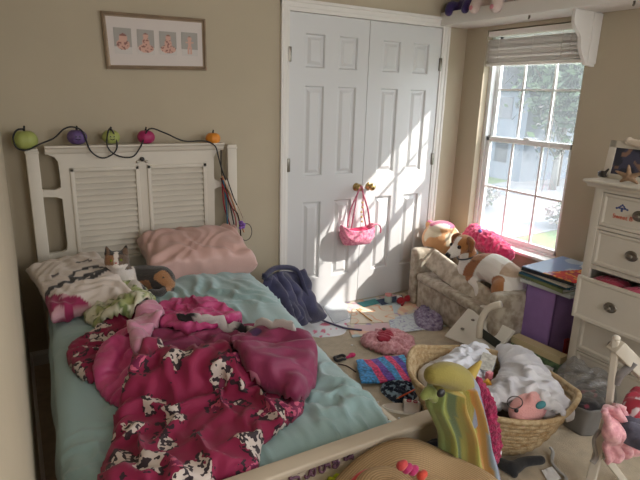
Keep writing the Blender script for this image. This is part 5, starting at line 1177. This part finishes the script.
o = pile('black_pouch', [tuple(at(x, y, Z=.52)[:2]) for x, y in ((266, 480), (275, 471), (288, 476), (286, 496), (268, 498))], .467, .055, clm('black_pouch_cloth', S(26, 26, 30)), None, (.4, .05, .01), seed=106, rings=14, segs=50); tag(o, 'black pouch at the bottom left end of the footboard', 'pouch')
o = pile('jeans', [tuple(at(x, y, Z=.52)[:2]) for x, y in ((412, 454), (420, 441), (440, 438), (448, 452), (438, 464), (420, 464))], .467, .07, clm('dark_denim', S(44, 50, 70), S(30, 34, 48)), None, (.5, .06, .02), seed=107, rings=18, segs=70); tag(o, 'dark blue jeans bundled between the hats and the footboard corner', 'jeans')
# unicorn blanket
UY = .93
def U(x, y, dy=0): return at(x, y, Y=UY+dy)
e = thing('unicorn_blanket', 'yellow and rainbow striped unicorn hooded blanket with a magenta mane hanging at the footboard corner', 'unicorn blanket', (1.05, UY, 0))
rows = [(384, 434, 468), (398, 432, 474), (412, 438, 478), (428, 444, 481), (450, 445, 485), (470, 446, 490), (500, 447, 494), (560, 450, 500), (640, 454, 506), (760, 460, 512)]
def stripe(u, v=None):
    cs = [S(128, 146, 84), S(140, 146, 70), S(96, 112, 80), S(142, 136, 66), S(156, 128, 58), S(150, 144, 62), S(150, 142, 62), S(170, 116, 52), S(160, 122, 60), S(118, 130, 140), S(122, 126, 152), S(146, 130, 160)]
    return cs[max(0, min(len(cs)-1, int(u*len(cs))))]
vs = []; fs = []; cols = []; n = 88
rr = cr([Vector(r) for r in rows], 5)
for r in rr:
    L_, R_ = U(r.x*0+r.y, r.x), U(r.z, r.x); c = (L_+R_)/2; hw = (R_-L_).length/2*1.03; zc = max(.02, (L_.z+R_.z)/2)
    for k in range(n):
        a = 2*PI*k/n; pl = 1+.28*math.sin(a*8+zc*5)+.08*math.sin(a*17)
        x = math.cos(a)*hw*(1+.04*math.sin(a*7)); y = math.sin(a)*.055*pl
        vs.append(Vector((c.x+x, UY+.0+y, zc))); cols.append(stripe(.5+.5*math.cos(a)*.98+.03*math.sin(zc*14)))
for j in range(len(rr)-1):
    for k in range(n): fs.append((j*n+k, j*n+(k+1) % n, (j+1)*n+(k+1) % n, (j+1)*n+k))
fs.append(tuple(range(n))); it = iter(cols)
MB().add(vs, fs, True).build('striped_body', VCL, e, lambda v: next(it))
def headcol(v): return S(134, 122, 54) if v.x < U(464, 380).x else S(122, 128, 148)
blob('hood', [('l', [U(433, 375, -.02), U(445, 374, -.02), U(458, 379, -.01), U(468, 392, 0)], [.026, .034, .038, .036]), ('l', [U(456, 384), U(460, 402), U(464, 420)], [.045, .05, .045]), ('l', [U(440, 384, .0), U(446, 400, 0), U(452, 415, 0)], [.02, .036, .04])], VCL, e, .006, 4, headcol)
blob('ear', [('l', [U(424, 396, -.01), U(430, 392, -.01), U(434, 398, -.01)], [.012, .018, .014])], clm('lime_fleece', S(132, 142, 74)), e, .004, 3)
hb_, ht_ = U(467, 379, -.01), U(481, 361, -.01)
MB().tube([lerp(hb_, ht_, t) for t in (0, .25, .5, .75, 1)], [.02, .017, .013, .009, .004], 14).build('horn', clm('gold_horn', S(176, 150, 66)), e)
MB().ell(U(441, 393, -.045), (.013, .008, .012)).build('eye', BLACK, e)
blob('mane', [('l', [U(476, 382, .02), U(483, 400, .02), U(487, 425, .01), U(490, 448, 0), U(490, 466, 0)], [.016, .03, .034, .034, .018])], mat('magenta_fur', S(160, 20, 74), .95, 60, .3, .9, 200, sheen=.1, c2=S(120, 12, 56)), e, .005, 1, disp=lambda v: .009*nz(v, 90, 3))
